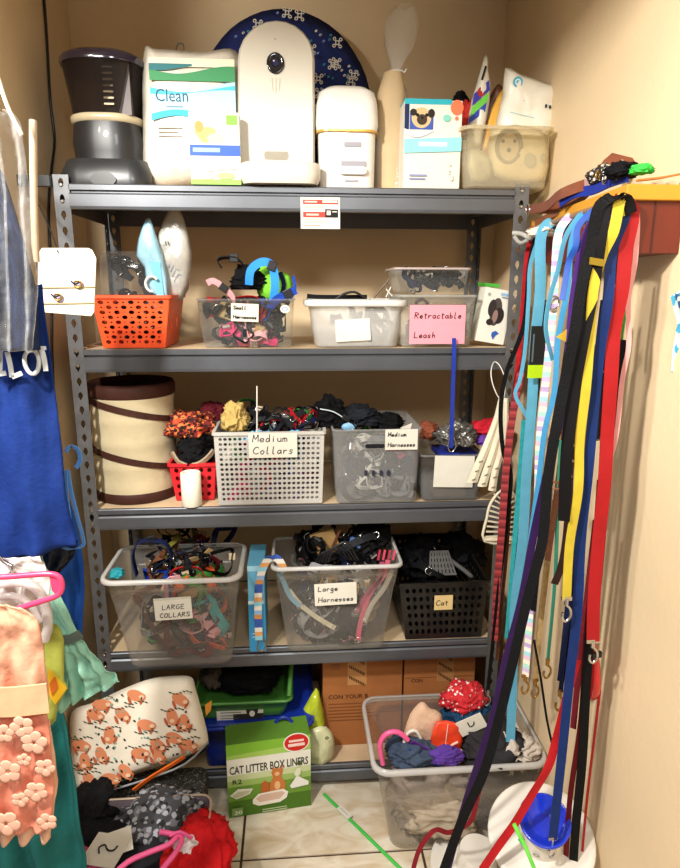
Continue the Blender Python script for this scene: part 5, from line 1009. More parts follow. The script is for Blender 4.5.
# round white discs with blue bowl
WD = mat('#e2dcd0', .4, var=.05, scale=12, coat=.2)
def cone(c, nrm, R, label, blue=True, film_=None):
    c = V(c); nrm = V(nrm).normalized(); u = nrm.orthogonal().normalized(); v = nrm.cross(u)
    ring = lambda r, h: [c+u*r*math.cos(a)+v*r*math.sin(a)+nrm*h for a in [2*PI*k/44 for k in range(44)]]
    b = B(); b.loft([ring(R*.40,-.004), ring(R*.9,-.010), ring(R,-.006), ring(R*1.01,0), ring(R*.99,.004), ring(R*.9,.002), ring(R*.46,.008)], film_ or WD, (True, True)); o = b.build('plant_stand' if 0 else 'white_disc')
    q = B(); q.loft([ring(R*.46,.004), ring(R*.42,.03), ring(R*.40,.062), ring(R*.39,.064)], WD if blue else (film_ or WD), (True, True)); q.build('collar_ring', o)
    if blue:
        q = B(); q.lathe([(.07,.001),(.075,.01),(.05,.05),(.035,c.z-.05),(.05,c.z-.03)], (c.x,c.y,0), WD); q.build('pedestal', o)
        q = B(); q.loft([ring(R*.40,.064), ring(R*.46,.085), ring(R*.47,.10), ring(R*.44,.10), ring(R*.36,.08), ring(R*.2,.072)], mat('#1a36c4', .2, coat=.6), (True, True)); q.build('blue_bowl', o)
        q = B(); e = c+nrm*.03-u*0; 
        d = (CP-c); d -= nrm*d.dot(nrm); d.normalize(); s_ = nrm.cross(d); p = c+d*R*.435+nrm*.032; q.disc(p+d*.002, s_*.008, nrm*.008, flat('#8a8680'), 12, .5); q.build('emblem', o)
    tag(o, label, 'pet bowl'); return o
cc = A(545,836,-.52); cone((min(cc.x,XR-.127), -.52, cc.z), (-.14,-.42,.9), .122, 'white disc base with bright blue bowl, leaning at the foot of the right wall')
c2 = AZ(476,866,.02); cone((c2.x, c2.y, .018), (0,-.12,1), .125, 'flat white disc with grey wedge lying left of the blue bowl', False)
b = B(); b.poly([c2+V((.02,.02,.075)), c2+V((.085,.035,.075)), c2+V((.10,-.02,.075)), c2+V((.04,-.05,.075))], mat('#77736e', .4)) if 0 else None
# ================================================================ wall ledge and leashes
ZL = 1.757
YEL = mat('#cf942a', .5, var=.05, scale=6); MAH = mat('#6a2416', .45, var=.15, scale=5, bump=.1)
le = empty('wall_ledge', (XR, -.3, ZL)); tag(le, 'mahogany wall ledge with a mustard yellow top edge on the right wall', 'ledge')
PF, PK = (1.175, -.60), (1.225, -.02)
b = B(); zz = (ZL-.026, ZL); b.add([(PF[0],PF[1],z) for z in zz]+[(XR-.001,PF[1],z) for z in zz]+[(PK[0],PK[1],z) for z in zz]+[(XR-.001,PK[1],z) for z in zz], [(0,2,3,1),(0,1,5,4),(4,5,7,6),(1,3,7,5),(0,4,6,2),(2,6,7,3)], YEL); b.build('ledge_top', le, bev=.002)
b = B(); z0 = ZL-.115; zz = (z0, ZL-.026); b.add([(PF[0]+.012,PF[1]+.012,z) for z in zz]+[(XR-.001,PF[1]+.012,z) for z in zz]+[(PK[0]+.012,PK[1]-.01,z) for z in zz]+[(XR-.001,PK[1]-.01,z) for z in zz], [(0,2,3,1),(0,1,5,4),(4,5,7,6),(1,3,7,5),(0,4,6,2),(2,6,7,3)], MAH); b.box((1.235,PF[1]+.0105,z0),(1.238,PF[1]+.012,ZL-.026),mat('#3f120c',.5)); b.build('front_panel', le, bev=.0015)
# a row of pegs under the yellow edge carries the leashes
def edge(t): return V((PF[0]+(PK[0]-PF[0])*t, PF[1]+(PK[1]-PF[1])*t, ZL))
rail = B(); p, q = edge(.02)+V((-.012,0,-.028)), edge(.98)+V((-.012,0,-.028)); rail.tube([p,q], .006, mat('#8a6a4c', .5), 8, smoothp=1); rail.build('peg_rail', le)
def ydep(px_top): # depth along the ledge of a leash whose top is at this picture column
    lo_, hi_ = 0., 1.
    for _ in range(24):
        m_ = (lo_+hi_)/2; e = edge(m_)+V((-.03,0,-.04)); d = e-CP
        px = 340+FPX*d.dot(cr)/d.dot(cf)
        if px > px_top: lo_ = m_
        else: hi_ = m_
    return lo_
def leash(name, path, w_, mt, label, hook=None, cat='leash', dy=0, t=.0022, wd=(1,-.25,0), extra=None, loop=True, Y=None, tw=0, group=None):
    y = edge(ydep(path[0][0])).y+dy if Y is None else Y
    pts = [A(p[0], p[1], y+(p[2] if len(p) > 2 else 0)) for p in path]; b = B()
    if loop:   # over the rail
        e = edge(ydep(path[0][0])); top = V((e.x-.012, y, ZL-.026)); pts = [V((e.x+.004, y+.003, ZL-.05)), top] + pts[0:]
    w_ *= .72; tw = tw or rnd(-.7,.7); pts = pts[:3]+[p+V((rnd(-.003,.003), rnd(-.006,.006), 0)) for p in pts[3:]]; b.strip(pts, w_, mt, wd, t, False, 6, twist=tw); o = b.build(name)
    if hook: 
        q = B(); e = pts[-1]; d = (pts[-1]-pts[-2]).normalized(); hm = CHROME if hook == 'chrome' else BRASS
        q.obox(e, V((w_*.55,0,0)), V((0,.002,0)), V((0,0,.004)), hm); q.tube([e, e+d*.014], .0045, hm, 8, smoothp=1)
        q.tube([e+d*.014, e+d*.024+V((.009,0,0)), e+d*.040+V((.009,0,0)), e+d*.05, e+d*.042-V((.007,0,0)), e+d*.03-V((.006,0,0))], .0028, hm, 6); q.build('snap_hook', o)
    if extra: extra(o, y, pts)
    tag(o, label, cat, group); return o
CY = mat('#5aa0bd', .6, var=.06, scale=40); CY2 = mat('#3f8fbe', .6, var=.08, scale=40)
leash('leash', [(527,258),(521,330),(513,392),(507,440),(503,500),(498,570),(493,640)], .018, webm('red'), 'narrow red leash nearest the shelf post', dy=.0)
leash('leash', [(530,262),(522,325),(506,372),(500,410),(503,452),(512,475),(508,520),(500,580),(492,650),(488,690)], .016, webm('black'), 'thin black leash bowing out in front of the shelf post', dy=-.02, hook='chrome')
leash('leash', [(521,372),(512,420),(506,470),(501,530),(496,590),(494,640)], .026, banded(['#8e2429','#a5383a','#6b161d'], 40), 'dark red patterned leash in front of the litter scoops', dy=-.01, Y=-.14, loop=False)
def cyx(o, y, pts):
    q = B(); a_ = A(538,352,y-.02); q.box((A(530,350,y-.02).x, y-.021, A(538,378,y-.02).z),(A(547,350,y-.02).x, y-.019, A(538,326,y-.02).z), INK); q.box((A(529,350,y-.02).x, y-.0215, A(538,378,y-.02).z),(A(546,350,y-.02).x, y-.0205, A(538,365,y-.02).z), flat('#b4dc1e'))
    q.box((A(532,350,y-.02).x, y-.0218, A(538,362,y-.02).z),(A(533.5,350,y-.02).x, y-.0208, A(538,334,y-.02).z), flat('#5c6b70')); q.build('sale_card', o, label='black and lime green retail card')
leash('leash', [(541,236),(539,290),(536,340),(533,400),(528,470),(523,540),(516,610),(512,690),(509,758)], .034, CY, 'wide light blue leash with a black and lime retail card', hook='chrome', dy=-.03, extra=cyx)
leash('leash', [(531,262),(528,300),(527,350),(519,380),(517,396),(527,420),(530,450)], .013, CY, 'slim light blue leash bending left of the lime card', dy=-.045)
leash('leash', [(566,236),(558,270),(549,300),(546,330),(552,360)], .013, CY, 'light blue strap slanting across the pastel leash', dy=-.04)
PAST = banded(['#e9dccf','#c7b3d6','#a9d9c9','#eadfca','#d9b9c9','#9fd0d9','#e9e4d9','#b8a0cc'], 11)
def px1(o, y, pts):
    q = B(); c0 = A(553,303,y-.01); q.tube([c0+V((.014*math.cos(a),0,.014*math.sin(a))) for a in [k*PI/4 for k in range(8)]], .0025, CHROME, 6, True); q.build('ring', o)
leash('leash', [(559,232),(556,270),(553,303),(550,350),(545,400),(540,450),(537,500),(534,560),(530,620),(524,675)], .024, PAST, 'pastel striped leash with a metal ring', dy=-.025, extra=px1, hook='brass')
leash('leash', [(572,240),(567,290),(560,340),(553,390),(545,430),(538,480),(531,540),(524,600)], .016, CY2, 'deep sky blue leash between pastel and purple leashes', dy=-.02)
leash('leash', [(579,225),(574,246),(570,262),(565,285),(560,300)], .016, mat('#1f4fa8', .5), 'royal blue strap loop near the top of the leash row', dy=-.05)
PUR = mat('#2f164a', .6, var=.15)
leash('leash', [(588,235),(582,290),(571,350),(561,410),(549,460),(535,530),(520,600),(505,660),(492,715),(478,760),(464,810),(448,868)], .022, PUR, 'dark purple leash sweeping down to the left across the clear bin', dy=-.03)
leash('leash', [(583,240),(573,300),(566,360),(556,420),(549,440)], .014, mat('#4c2878', .6), 'violet leash beside the dark purple one', dy=-.035, extra=lambda o, y, pts: (lambda b: (b.poly([A(556,337,y-.012), A(567,329,y-.012), A(566,342,y-.012)], flat('#d9b23a')), b.build('yellow_triangle', o)))(B()))
leash('leash', [(600,205),(592,245),(583,285),(575,330),(567,380),(556,430),(549,480),(541,540),(527,600),(513,655),(497,720),(482,770),(462,822),(440,880)], .027, webm('black'), 'wide black leash sweeping left below the dark purple leash', dy=-.05)
leash('leash', [(606,202),(600,240),(592,290),(583,340),(574,390),(567,450),(563,520)], .03, mat('#070506', .6), 'black leash hanging straight behind the yellow one', dy=-.02)
leash('leash', [(591,300),(585,345),(578,400),(572,460),(568,520),(563,560),(556,585)], .022, mat('#341b15', .5, var=.2), 'brown leather leash ending in a stitched handle', dy=-.03, Y=-.50, loop=False)
def studs(o, y, pts):
    for k in range(8):
        q = B(); c0 = A(590-k*2.6, 372+k*15, y-.006); q.tube([c0, c0+V((-.007,-.004,.004))], .0028, CHROME, 6, smoothp=1); q.build('stud', o)
leash('leash', [(597,345),(590,380),(586,420),(581,460),(577,500)], .014, mat('#9a7a4c', .5), 'tan leather leash with a row of metal studs', Y=-.52, loop=False, extra=studs)
YL = mat('#cdb93a', .55, var=.08)
def yx(o, y, pts):
    q = B(); c0 = A(597,262,y-.004); q.obox(c0, V((.013,0,-.002)), V((0,.002,0)), V((0,0,.006)), flat('#8d7420')); q.build('stitched_patch', o)
leash('leash', [(619,204),(611,232),(601,256),(594,290),(589,340),(585,390),(581,440),(577,490),(571,545),(565,598)], .026, YL, 'yellow leash with chrome snap hook', hook='chrome', dy=-.01, extra=yx)
NV = mat('#12295e', .55, var=.12)
leash('leash', [(625,215),(615,250),(606,300),(600,350),(596,400),(589,470),(583,540),(576,610),(569,680),(563,740),(557,800),(553,838)], .026, NV, 'navy blue leash reaching down to the white disc', hook='chrome', dy=-.0)
leash('leash', [(616,255),(610,300),(604,340),(601,390),(597,440)], .014, spotted('#15151a', ['#e8e4da'], 160, .2), 'black leash dotted with white stitches between navy and red', dy=.015)
leash('leash', [(575,560),(571,610),(566,650),(561,690)], .014, webm('navy'), 'short navy strap end left of the long navy leash', Y=-.50, loop=False, hook='brass')
RD = mat('#a01a1c', .55, var=.08)
leash('leash', [(632,212),(627,250),(621,290),(614,330),(609,380),(607,430),(603,480),(599,540),(594,600),(591,640)], .034, RD, 'wide bright red leash hanging beside the navy leash', dy=-.0, hook='chrome')
leash('leash', [(626,340),(617,390),(608,450),(600,520),(592,600),(586,680),(581,760),(577,830),(574,880)], .026, webm('black'), 'long black leash in front, reaching the floor', Y=-.58, loop=False)
leash('leash', [(600,480),(594,560),(586,640),(580,720),(570,800),(564,880)], .016, mat('#6d1218', .6), 'dark red leash running beside the long black one', Y=-.57, loop=False)
leash('leash', [(636,208),(634,260),(630,300),(627,345),(622,380),(616,430),(612,452)], .012, mat('#f0a8a0', .5), 'coral pink cord leash at the right end of the row', dy=.01)
leash('leash', [(629,268),(626,300),(621,335),(619,352)], .012, webm('green'), 'short green strap beside the coral cord', dy=.015, Y=-.55, loop=False)
leash('leash', [(612,440),(607,500),(602,560),(597,590),(592,625)], .010, webm('navy'), 'thin dark blue cord right of the wide red leash', Y=-.58, loop=False)
leash('leash', [(561,440),(558,500),(556,560),(553,600),(547,660)], .012, mat('#3f8f78', .6), 'teal green strap with brass hook behind the brown leather', Y=-.42, loop=False, hook='brass')
leash('leash', [(534,640),(541,680),(547,720),(553,750)], .008, webm('black'), 'thin black cord behind the pastel leash', Y=-.38, loop=False)
leash('leash', [(577,660),(566,700),(556,740),(546,765),(533,795),(515,825),(498,848),(484,872)], .024, mat('#b51a20', .6), 'bright red leash slanting down across the white disc', Y=-.58, loop=False, wd=(.8,0,.6))
leash('leash', [(488,760),(478,795),(470,822),(450,834),(435,830),(420,850),(410,880)], .016, mat('#7d1722', .6), 'crimson leash end curling over the front of the clear bin', Y=-.42, loop=False, wd=(1,0,.5))
leash('leash', [(600,690),(594,740),(588,790),(583,840),(580,880)], .007, mat('#b8242a', .6), 'thin red cord hanging to the floor beside the wall', Y=-.56, loop=False)
leash('leash', [(510,505),(506,560),(500,620),(497,660)], .013, webm('brown'), 'brown strap behind the light blue leash', Y=-.12, loop=False)
EX = (((545,300),(538,380),(530,450),(522,520),(514,600),(508,660)),((570,330),(560,400),(549,470),(540,540),(533,610)),((585,430),(579,500),(572,560),(566,620),(560,680)),((604,300),(596,370),(588,450),(582,520),(576,600),(570,680)),((596,520),(588,590),(580,660),(573,730)),((555,500),(548,560),(541,620),(536,680)),((578,330),(566,420),(556,500),(548,560)),((524,420),(518,500),(513,560),(506,640)))
EC = (('charcoal','thin charcoal leash deep behind the wide light blue one'),('black','black leash strap behind the deep sky blue one'),('navy','navy strap behind the yellow leash hook'),('black','black leash squeezed between navy and red leashes'),('maroon','maroon strap low between black and navy leashes'),('tan','tan cotton strap low behind the purple leash'),('brown','dark brown strap below the violet leash'),('teal','thin teal strap right of the dark red patterned leash'))
for k, (pth, (cl_, lb)) in enumerate(zip(EX, EC)): leash('leash', list(pth), .018, webm(cl_), lb, Y=(-.20,-.38,-.50,-.53,-.54,-.36,-.42,-.16)[k], loop=False, hook=('brass' if k in (5, 7) else None))
# red retractable pouch
b = B(); ol = SO([(590,640),(596,643),(600,665),(601,690),(597,699),(590,700),(587,690),(588,662)], -.56, 3); b.pillow(ol, (0,-1,0), .03, mat('#d01a20', .3, coat=.3), flat=2.5); o = b.build('bag_dispenser'); q = B(); q.obox(A(595,655,-.577), V((.013,0,.002)), V((0,.004,0)), V((0,0,.006)), BLACKP); q.build('buckle', o); q = B(); q.tube([A(594,640,-.56), A(592,628,-.56), A(588,634,-.56)], .003, CHROME, 6); q.build('ring', o); tag(o, 'glossy red pouch hanging at the end of the wide red leash', 'pouch')
# white heart tag, beige ring
b = B(); c0 = A(583,316,-.565); b.obox(c0, V((.009,0,-.001)), V((0,.0008,0)), V((0,0,.014)), CARD); b.disc(c0+V((-.003,-.0012,.005)), V((.0035,0,0)), V((0,0,.003)), INK, 8); b.disc(c0+V((.002,-.0012,-.004)), V((.003,0,0)), V((0,0,.003)), INK, 8); o = b.build('paper_tag'); tag(o, 'small white paper tag with black marks on the black leash', 'tag')
b = B(); c0 = A(559,476,-.50); b.tube([c0+V((.019*math.cos(a),.0,.014*math.sin(a))) for a in [PI*.9+k*.45 for k in range(6)]], .003, mat('#a5714c', .5), 6); b.tube([A(546,474,-.49), A(553,488,-.50), A(565,487,-.50), A(571,474,-.50)], .0022, mat('#c08a64', .5), 6); o = b.build('leather_ring'); tag(o, 'thin tan leather loop hanging in the middle of the leashes', 'loop')
# frilled white collar hooks at the end nearest the shelf
b = B(); GYH = mat('#a9a8a0', .35); b.tube([A(513,233,-.08), A(522,234,-.1), A(531,238,-.14), A(538,228,-.2), A(560,222,-.26)], .006, GYH); b.tube([A(528,240,-.12), A(520,243,-.12), A(514,236,-.12)], .005, GYH); o = b.build('clip_hook'); tag(o, 'grey-white plastic clip at the far end of the leash row', 'clip')
o = heap('white_ruffle', A(545,232,-.20), (.038,.04,.014), mat('#e4d9c4', .7, var=.1), 81); tag(o, 'cream frilled collar gathered above the light blue leash', 'collar')
# leather collars on the ledge
LT = mat('#7c4128', .45, var=.15, scale=25, coat=.1)
ZT = ZL
def onl(px, py, y): return A(px, py, y)
b = B(); b.strip([V((1.20,-.05,ZT+.02)), V((1.19,-.20,ZT+.012)), V((1.175,-.32,ZT+.022)), V((1.20,-.40,ZT+.03)), V((1.23,-.30,ZT+.02)), V((1.225,-.15,ZT+.014)), V((1.205,-.08,ZT+.02))], .022, LT, (0,0,1), .004); o = b.build('leather_collar'); q = B(); dring(q, V((1.195,-.07,ZT+.02)), .014, CHROME, (1,0,0)); q.build('buckle', o); tag(o, 'reddish brown leather collar looped on the far end of the ledge', 'collar')
b = B(); b.add([onl(590,182,-.42), onl(604,160,-.42), onl(612,153,-.42), onl(632,158,-.42), onl(637,165,-.42), onl(622,172,-.42), onl(600,176,-.42)], [(6,5,4,3,2,1,0)], LT); o = b.build('leather_flap', solid=.004); q = B(); q.disc(onl(622,161,-.4235), V((.003,0,0)), V((0,0,.003)), CHROME, 8); q.build('snap', o); tag(o, 'dark brown leather strap end bent upright on the ledge', 'strap')
b = B(); b.strip([onl(560,203,-.3), onl(575,193,-.36), onl(592,190,-.42), onl(610,182,-.48), onl(628,176,-.54)], .02, mat('#1c2f88', .6), (0,-.2,1), .004); o = b.build('leash'); tag(o, 'blue webbing strap lying along the ledge edge', 'leash')
BW = spotted('#16161a', ['#d9d4c6','#8a6a3c'], 90, .3)
for k, (px, py, y, sd, sz, mt_, nm, lb) in enumerate(((603,176,-.44,83,(.026,.04,.02),BW,'patterned_collar','black and white patterned collar coiled on the ledge'),(622,172,-.52,84,(.030,.03,.018),BLACKC,'black_collar','black collar roll at the front of the ledge'),(641,170,-.56,85,(.02,.02,.011),mat('#3fc04a',.6),'green_collar','bright green collar at the ledge corner'),(585,189,-.36,86,(.02,.04,.013),mat('#3a2a22',.6),'dark_collar','dark collar bundle beside the brown leather loop'))):
    o = heap(nm, A(px, py, y), sz, mt_, sd, folds=.9); o.location.z = max(o.location.z, ZT+.002); tag(o, lb, 'collar')
for k in range(5):
    b = B(); dring(b, A(598+k*7, 175+(k % 2)*5-k, -.50), .010, CHROME if k % 2 else BRASS, (rnd(-1,1), -1, rnd(-.3,.3))); o = b.build('metal_ring'); tag(o, 'small metal ring on the collars heaped on the ledge', 'ring', 'metal rings on the ledge')
b = B(); b.strip([V((1.20,-.585,ZT+.008)), V((1.24,-.59,ZT+.012)), V((1.28,-.585,ZT+.02))], .016, mat('#b9702c', .5), (0,1,0), .003); o = b.build('leather_collar'); tag(o, 'tan leather strap at the front right corner of the ledge', 'strap')
b = B(); b.strip([A(536,224,-.12), A(552,215,-.2), A(568,208,-.28), A(583,200,-.36)], .016, mat('#7a4a30', .5, var=.2), (0,-.3,1), .006); o = b.build('wooden_strap'); tag(o, 'tan-brown leather strip along the ledge above the light blue leashes', 'strap')
# tie-dye bandana on the wall
TD = spotted('#bfe0ea', ['#3f9fc8','#1f5a9a','#e9f2f2'], 34, .42)
b = sheet('tie_dye_bandana', [A(671,296,-.62), A(677,325,-.62), A(675,345,-.62), A(673,372,-.62)], [A(690,284,-.60), A(692,320,-.60), A(692,350,-.60), A(696,372,-.60)], TD, .006, 2, 4); tag(b, 'light blue tie-dye cloth hanging at the far right edge', 'cloth')
# ================================================================ left wall: cable, board and hanging clothes
b = B(); cx = XL+.005
b.tube([V((XL+.006,.277,2.49)), V((XL+.006,.277,2.35)), V((XL+.006,.271,2.25)), V((XL+.006,.252,2.09)), V((XL+.006,.258,1.99)), V((XL+.006,.218,1.915)), V((XL+.006,.178,1.84)), V((XL+.006,.15,1.75)), V((XL+.01,.12,1.60)), V((XL+.01,.05,1.30)), V((XL+.01,.05,.9))], .0038, mat('#141416', .3), 8); o = b.build('wall_cable'); tag(o, 'thin black cable running down the left wall beside the shelf', 'cable')
b = B(); b.box((XL+.0,-.02,1.825),(.0-.002,.0,1.85), BLACKP); b.tube([V((XL+.03,-.01,1.84)), V((XL+.026,-.03,1.84))], .005, BLACKP); o = b.build('wall_hook'); tag(o, 'short black metal arm sticking out beside the top of the shelf post', 'hook')
Yb = -.30
def cl(px, py, y=Yb): return A(px, py, y)
ol = [cl(*p) for p in ((42,248),(88,248),(92,250),(96,258),(94,312),(91,316),(42,312),(38,306),(38,254))]
b = B(); b.loft([[p for p in ol], [p+V((0,.004,0)) for p in ol]], mat('#d9d0ba', .6, var=.02), smooth=False)
pb_ = b.build('display_board'); tag(pb_, 'cream board with hooks and small rings hanging beside the shelf post', 'board')
b = B(); LV = flat('#c9c0dc')
for y0_, y1_ in ((274,287),(291,303)): b.add([cl(40,y1_,Yb-.001), cl(94,y1_-1,Yb-.001), cl(94,y0_,Yb-.001), cl(40,y0_,Yb-.001)], [(0,1,2,3)], LV)
for y_ in (288, 304): b.tube([cl(39,y_,Yb-.002), cl(95,y_-1,Yb-.002)], .0012, flat('#a8986c'), 5, smoothp=1)
b.add([cl(50,270,Yb-.0005), cl(82,270,Yb-.0005), cl(82,265,Yb-.0005), cl(50,265,Yb-.0005)], [(0,1,2,3)], flat('#d9cfae')); b.build('printed_bands', pb_)
for (px, py) in ((78,284),(58,297)):
    b = B(); c0 = cl(px, py, Yb-.006); b.tube([c0+V((.008*math.cos(a),0,.007*math.sin(a))) for a in [k*PI/4 for k in range(8)]], .002, BRASS, 6, True); b.tube([c0+V((-.014,0,.006)), c0+V((-.006,-.002,0)), c0+V((.003,0,.003))], .0018, INK, 5); b.build('ring_hook', pb_)
b = B(); b.tube([V((XL+.028,-.03,1.835)), cl(47,222,-.2), cl(58,252,Yb-.004)], .0016, INK, 5); b.build('hanging_cord', pb_)
# garment rail out of a hook on the left wall
b = B(); b.tube([V((XL,-.52,1.98)), V((.02,-.60,1.98)), V((.16,-.80,1.98)), V((.16,-1.15,1.98))], .010, CHROME); o = b.build('garment_rail'); tag(o, 'chrome garment rail fixed to the left wall, above the bagged garment', 'rail')
DEN = mat('#1c2b4c', .7, var=.35, scale=14, bump=.5, bscale=40)
Yg = -.74
# tall bagged denim garment
b = sheet('denim_jacket', [A(-40,170,Yg), A(-40,250,Yg), A(-40,352,Yg)], [A(-2,168,Yg), A(12,205,Yg), A(27,260,Yg), A(36,310,Yg), A(38,350,Yg)], DEN, .012, 2.2, 3, grow=.3); tag(b, 'dark blue denim garment inside a clear garment bag', 'jacket')
g = sheet('garment_bag', [A(-40,108,Yg-.03), A(-40,250,Yg-.03), A(-40,350,Yg-.03)], [A(8,112,Yg-.03), A(24,128,Yg-.03), A(33,200,Yg-.03), A(38,290,Yg-.03), A(36,352,Yg-.03)], film('#f2f1ee', .95, .06, 1.0, 34, name='garment_film'), .014, 3.2, 8, grow=.2, nu=60, nv=60); tag(g, 'clear crinkled plastic garment bag at the left edge', 'garment bag')
b = B(); b.tube([A(22,135,Yg-.02), A(10,112,Yg-.02), A(2,90,Yg-.02), A(-6,64,Yg-.02), A(-14,40,Yg-.02)], .003, mat('#d9cdb2', .4), 6); o = b.build('clothes_hanger'); tag(o, 'pale hanger neck rising from the clear garment bag', 'hanger')
b = B(); b.tube([A(33,120,Yg+.02), A(34,200,Yg+.02), A(36,262,Yg+.02)], .0055, mat('#bda78d', .5), 8); o = b.build('hanging_tube'); tag(o, 'slim pale rod hanging behind the clear garment bag', 'rod')
# blue shirt
BS = mat('#122c6c', .8, var=.1, scale=10, bump=.35, bscale=90); Ys = -.70
b = sheet('blue_shirt', [A(-45,300,Ys), A(-45,430,Ys), A(-45,572,Ys)], [A(41,284,Ys), A(48,350,Ys), A(58,430,Ys), A(68,505,Ys), A(75,548,Ys)], BS, .010, 1.6, 5, grow=.5, hem=.004); tag(b, 'royal blue shirt with large white outlined letters', 'shirt')
sh = b; WT = mat('#d9dcda', .7, var=.1, scale=60); b = B()
for st, wdt in [([(p[0],p[1]-4) for p in s_], w_*.8) for s_, w_ in (([(0,352),(0,376)],.009),([(-6,352),(4,350)],.008),([(-6,366),(2,364)],.008),([(-6,379),(6,377)],.009),([(7,356),(10,368),(12,381)],.009),([(12,381),(22,377)],.009),([(41,352),(44,362),(46,375)],.009),([(40,352),(46,352)],.007))]:
    b.strip(O(st, Ys-.018), wdt, WT, (1,0,.25) if abs(st[0][0]-st[-1][0]) < 6 else (0,0,1), .002)
b.strip(O([(30,353),(25,358),(24,367),(28,376),(33,379),(38,375),(40,366),(37,357)], Ys-.018), .009, WT, (0,-1,0) , .002, True) if 0 else b.tube(O([(30,350),(25,355),(25,364),(29,372),(34,374),(38,369),(39,360),(36,352)], Ys-.016), .0034, WT, 6, True)
b.build('lettering', sh, label='white outlined capital letters E L O')
LBN = mat('#5f96dc', .6, var=.08)
for k, (pts, w_) in enumerate(((((66,452),(70,446),(78,450),(80,460),(76,468)),.008),(((68,470),(71,490),(77,515),(83,538),(82,546),(68,549),(56,543)),.007),(((66,470),(67,495),(70,520),(73,545)),.006))):
    b = B(); b.strip(O(pts, -.60-.01*k), w_, LBN, (1,-.4,.3), .002); o = b.build('blue_ribbon'); tag(o, ['light blue ribbon knot at the side of the blue shirt','light blue ribbon looping below the blue shirt','light blue ribbon hanging straight along the blue shirt side'][k], 'ribbon')
b = sheet('black_mesh_bag', [A(30,545,-.62), A(36,572,-.62)], [A(78,540,-.60), A(74,556,-.60), A(58,574,-.61)], film('#1a1a1e', .35, .5, name='black_mesh'), .006, 3, 11); tag(b, 'black mesh garment showing below the blue shirt', 'clothing')
b = sheet('blue_dress', [A(20,470,-.50), A(50,640,-.50)], [A(60,470,-.50), A(84,560,-.50), A(82,640,-.50)], mat('#174488', .8, bump=.3), .01, 3, 12); tag(b, 'deep blue garment behind the mint dress', 'clothing')
# mint dress with ruffle
MN = mat('#8fc2ab', .75, var=.06, bump=.3); Ym = -.66
b = sheet('mint_dress', [A(-5,548,Ym), A(20,590,Ym), A(52,640,Ym)], [A(38,548,Ym), A(52,580,Ym), A(78,635,Ym)], MN, .006, 2, 13); tag(b, 'mint green dress with flared ruffle and grey waistband', 'dress'); md_ = b
q = sheet('ruffle', [A(56,645,Ym-.01), A(56,680,Ym-.01), A(54,712,Ym-.01)], [A(80,640,Ym-.01), A(98,660,Ym-.01), A(112,676,Ym-.01), A(119,683,Ym-.01)], MN, .014, 4, 14, parent=md_, hem=.006)
b = B(); b.strip(O([(58,640),(70,639),(81,634)], Ym-.022), .017, mat('#5f6c66', .6), (0,0,1), .003); b.build('waistband', md_)
# teal dress
TD_ = mat('#185a55', .8, var=.08, bump=.3)
b = sheet('teal_dress', [A(-30,690,-.60), A(-30,900,-.60)], [A(62,700,-.60), A(72,745,-.60), A(80,800,-.60), A(88,868,-.60), A(92,900,-.60)], TD_, .014, 3, 15, grow=.4); tag(b, 'dark teal dress hanging behind the peach flower dress', 'dress')
b = pouch('yellow_bib', ((44,632),(56,624),(64,640),(64,680),(68,688),(58,705),(56,720),(48,724),(46,690)), -.70, .012, mat('#a8ae4c', .7, var=.3, scale=30), 'olive yellow printed bib between peach and mint dresses', 'bib', lambda o: (lambda b: (b.poly([A(p[0],p[1],-.7075) for p in ((46,690),(49,668),(67,688),(55,705))], flat('#e2b226')), b.poly([A(p[0],p[1],-.709) for p in ((49,684),(55,676),(58,688),(52,696))], flat('#cf6a26')), b.build('printed_marks', o)))(B()), flat_=8, wr=.001)
# peach dress
PE = mat('#e6a888', .75, var=.05, bump=.3); Yp2 = -.84
b = sheet('peach_dress', [A(-30,600,Yp2), A(-30,710,Yp2)], [A(22,608,Yp2), A(38,622,Yp2), A(44,660,Yp2), A(48,706,Yp2)], PE, .008, 1.6, 17); tag(b, 'peach dress with appliqued flowers on its skirt', 'dress'); pd = b
q = B(); q.strip([A(-30,702,Yp2-.010), A(10,702,Yp2-.014), A(48,698,Yp2-.008)], .05, mat('#edb98e', .7), (0,0,1), .003); q.build('sash', pd)
q = sheet('skirt', [A(-30,712,Yp2), A(-30,838,Yp2)], [A(47,712,Yp2), A(52,760,Yp2), A(54,800,Yp2), A(52,828,Yp2)], mat('#e08f74', .75, var=.1, bump=.3), .007, 3.4, 18, parent=pd, hem=.004)
q = sheet('underskirt', [A(-30,720,Yp2+.02), A(-30,842,Yp2+.02)], [A(50,720,Yp2+.02), A(56,770,Yp2+.02), A(56,800,Yp2+.02), A(50,838,Yp2+.02)], mat('#ecb896', .75), .010, 4, 19, parent=pd, hem=.008)
FL = mat('#eab297', .8, var=.04)
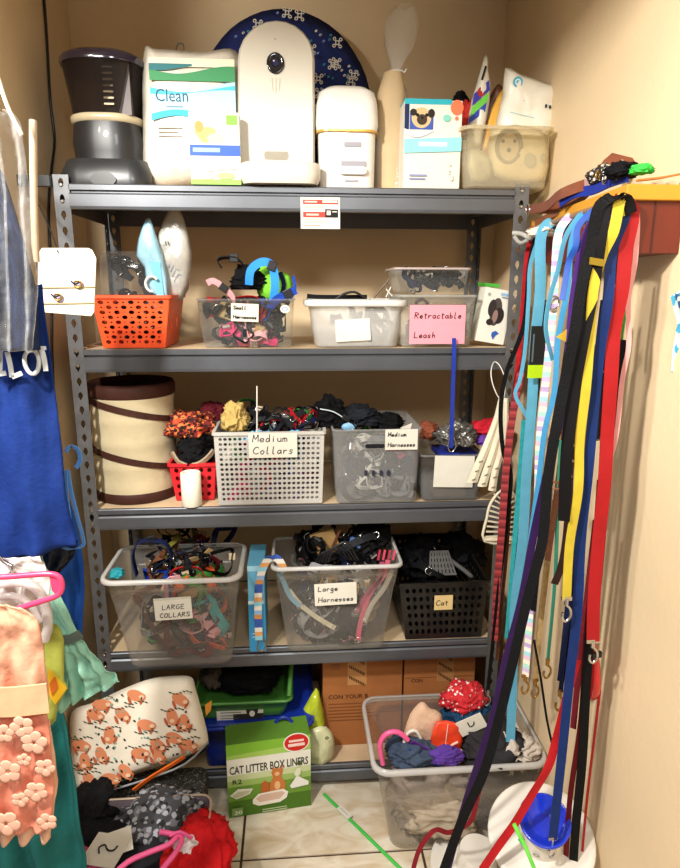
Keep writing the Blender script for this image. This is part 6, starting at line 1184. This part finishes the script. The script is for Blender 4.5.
for (fx, fy, s_) in ((22,727,8),(34,743,9),(8,772,9),(36,792,8),(6,824,10),(4,734,7),(45,768,7),(20,800,6),(47,822,7),(24,760,5)):
    q = B(); c0 = A(fx, fy, Yp2-.016)
    for k in range(5): a = 2*PI*k/5+fx; d = V((math.cos(a),0,math.sin(a)))*s_*.0013; ol = [c0+d+V((math.cos(t_)*s_*.0011,0,math.sin(t_)*s_*.0011)) for t_ in [2*PI*j/10 for j in range(10)]]; q.pillow(ol, (0,-1,0), .002, FL, rings=3)
    q.build('flower_applique', pd)
# hangers in front
HC = mat('#f0436e', .3, var=.02, coat=.3); Yh = -.80
b = B(); b.tube([A(-25,577,Yh), A(4,577,Yh), A(30,575,Yh), A(50,574,Yh), A(59,577,Yh), A(62,586,Yh), A(58,595,Yh), A(42,601,Yh), A(20,608,Yh), A(-10,618,Yh)], .0045, HC, 8); o = b.build('clothes_hanger'); tag(o, 'hot pink plastic hanger at left edge above the peach dress', 'hanger')
q = B(); q.poly([A(p[0],p[1],Yh) for p in ((50,575),(60,578),(61,586),(56,594),(52,590))], HC); q.build('shoulder_web', o, solid=.003)
WHG = film('#ded6d2', .45, .2, name='white_hanger_plastic')
b = B(); b.tube([A(-25,588,-.77), A(14,582,-.77), A(32,586,-.77), A(44,600,-.77), A(48,625,-.77), A(44,640,-.77)], .008, WHG, 8); b.tube([A(-20,600,-.77), A(12,596,-.77), A(30,604,-.77), A(40,622,-.77)], .006, WHG, 8); o = b.build('clothes_hanger'); tag(o, 'translucent white hanger just behind the hot pink one', 'hanger')
b = sheet('grey_blouse', [A(-20,560,-.74), A(-20,610,-.74)], [A(40,556,-.74), A(50,580,-.74), A(50,620,-.74)], mat('#cfc3bc', .8, var=.1, bump=.3), .008, 3, 21); tag(b, 'pale grey blouse shoulder behind the hangers', 'clothing')
b = B(); b.tube([A(12,565,-.75), A(12,572,-.76), A(4,578,-.77)], .003, CHROME, 6); b.tube([A(-20,520,-.76), A(-2,556,-.76), A(12,566,-.76)], .003, CHROME, 6); o = b.build('hanger_hook'); tag(o, 'thin metal hook above the hot pink hanger', 'hook')
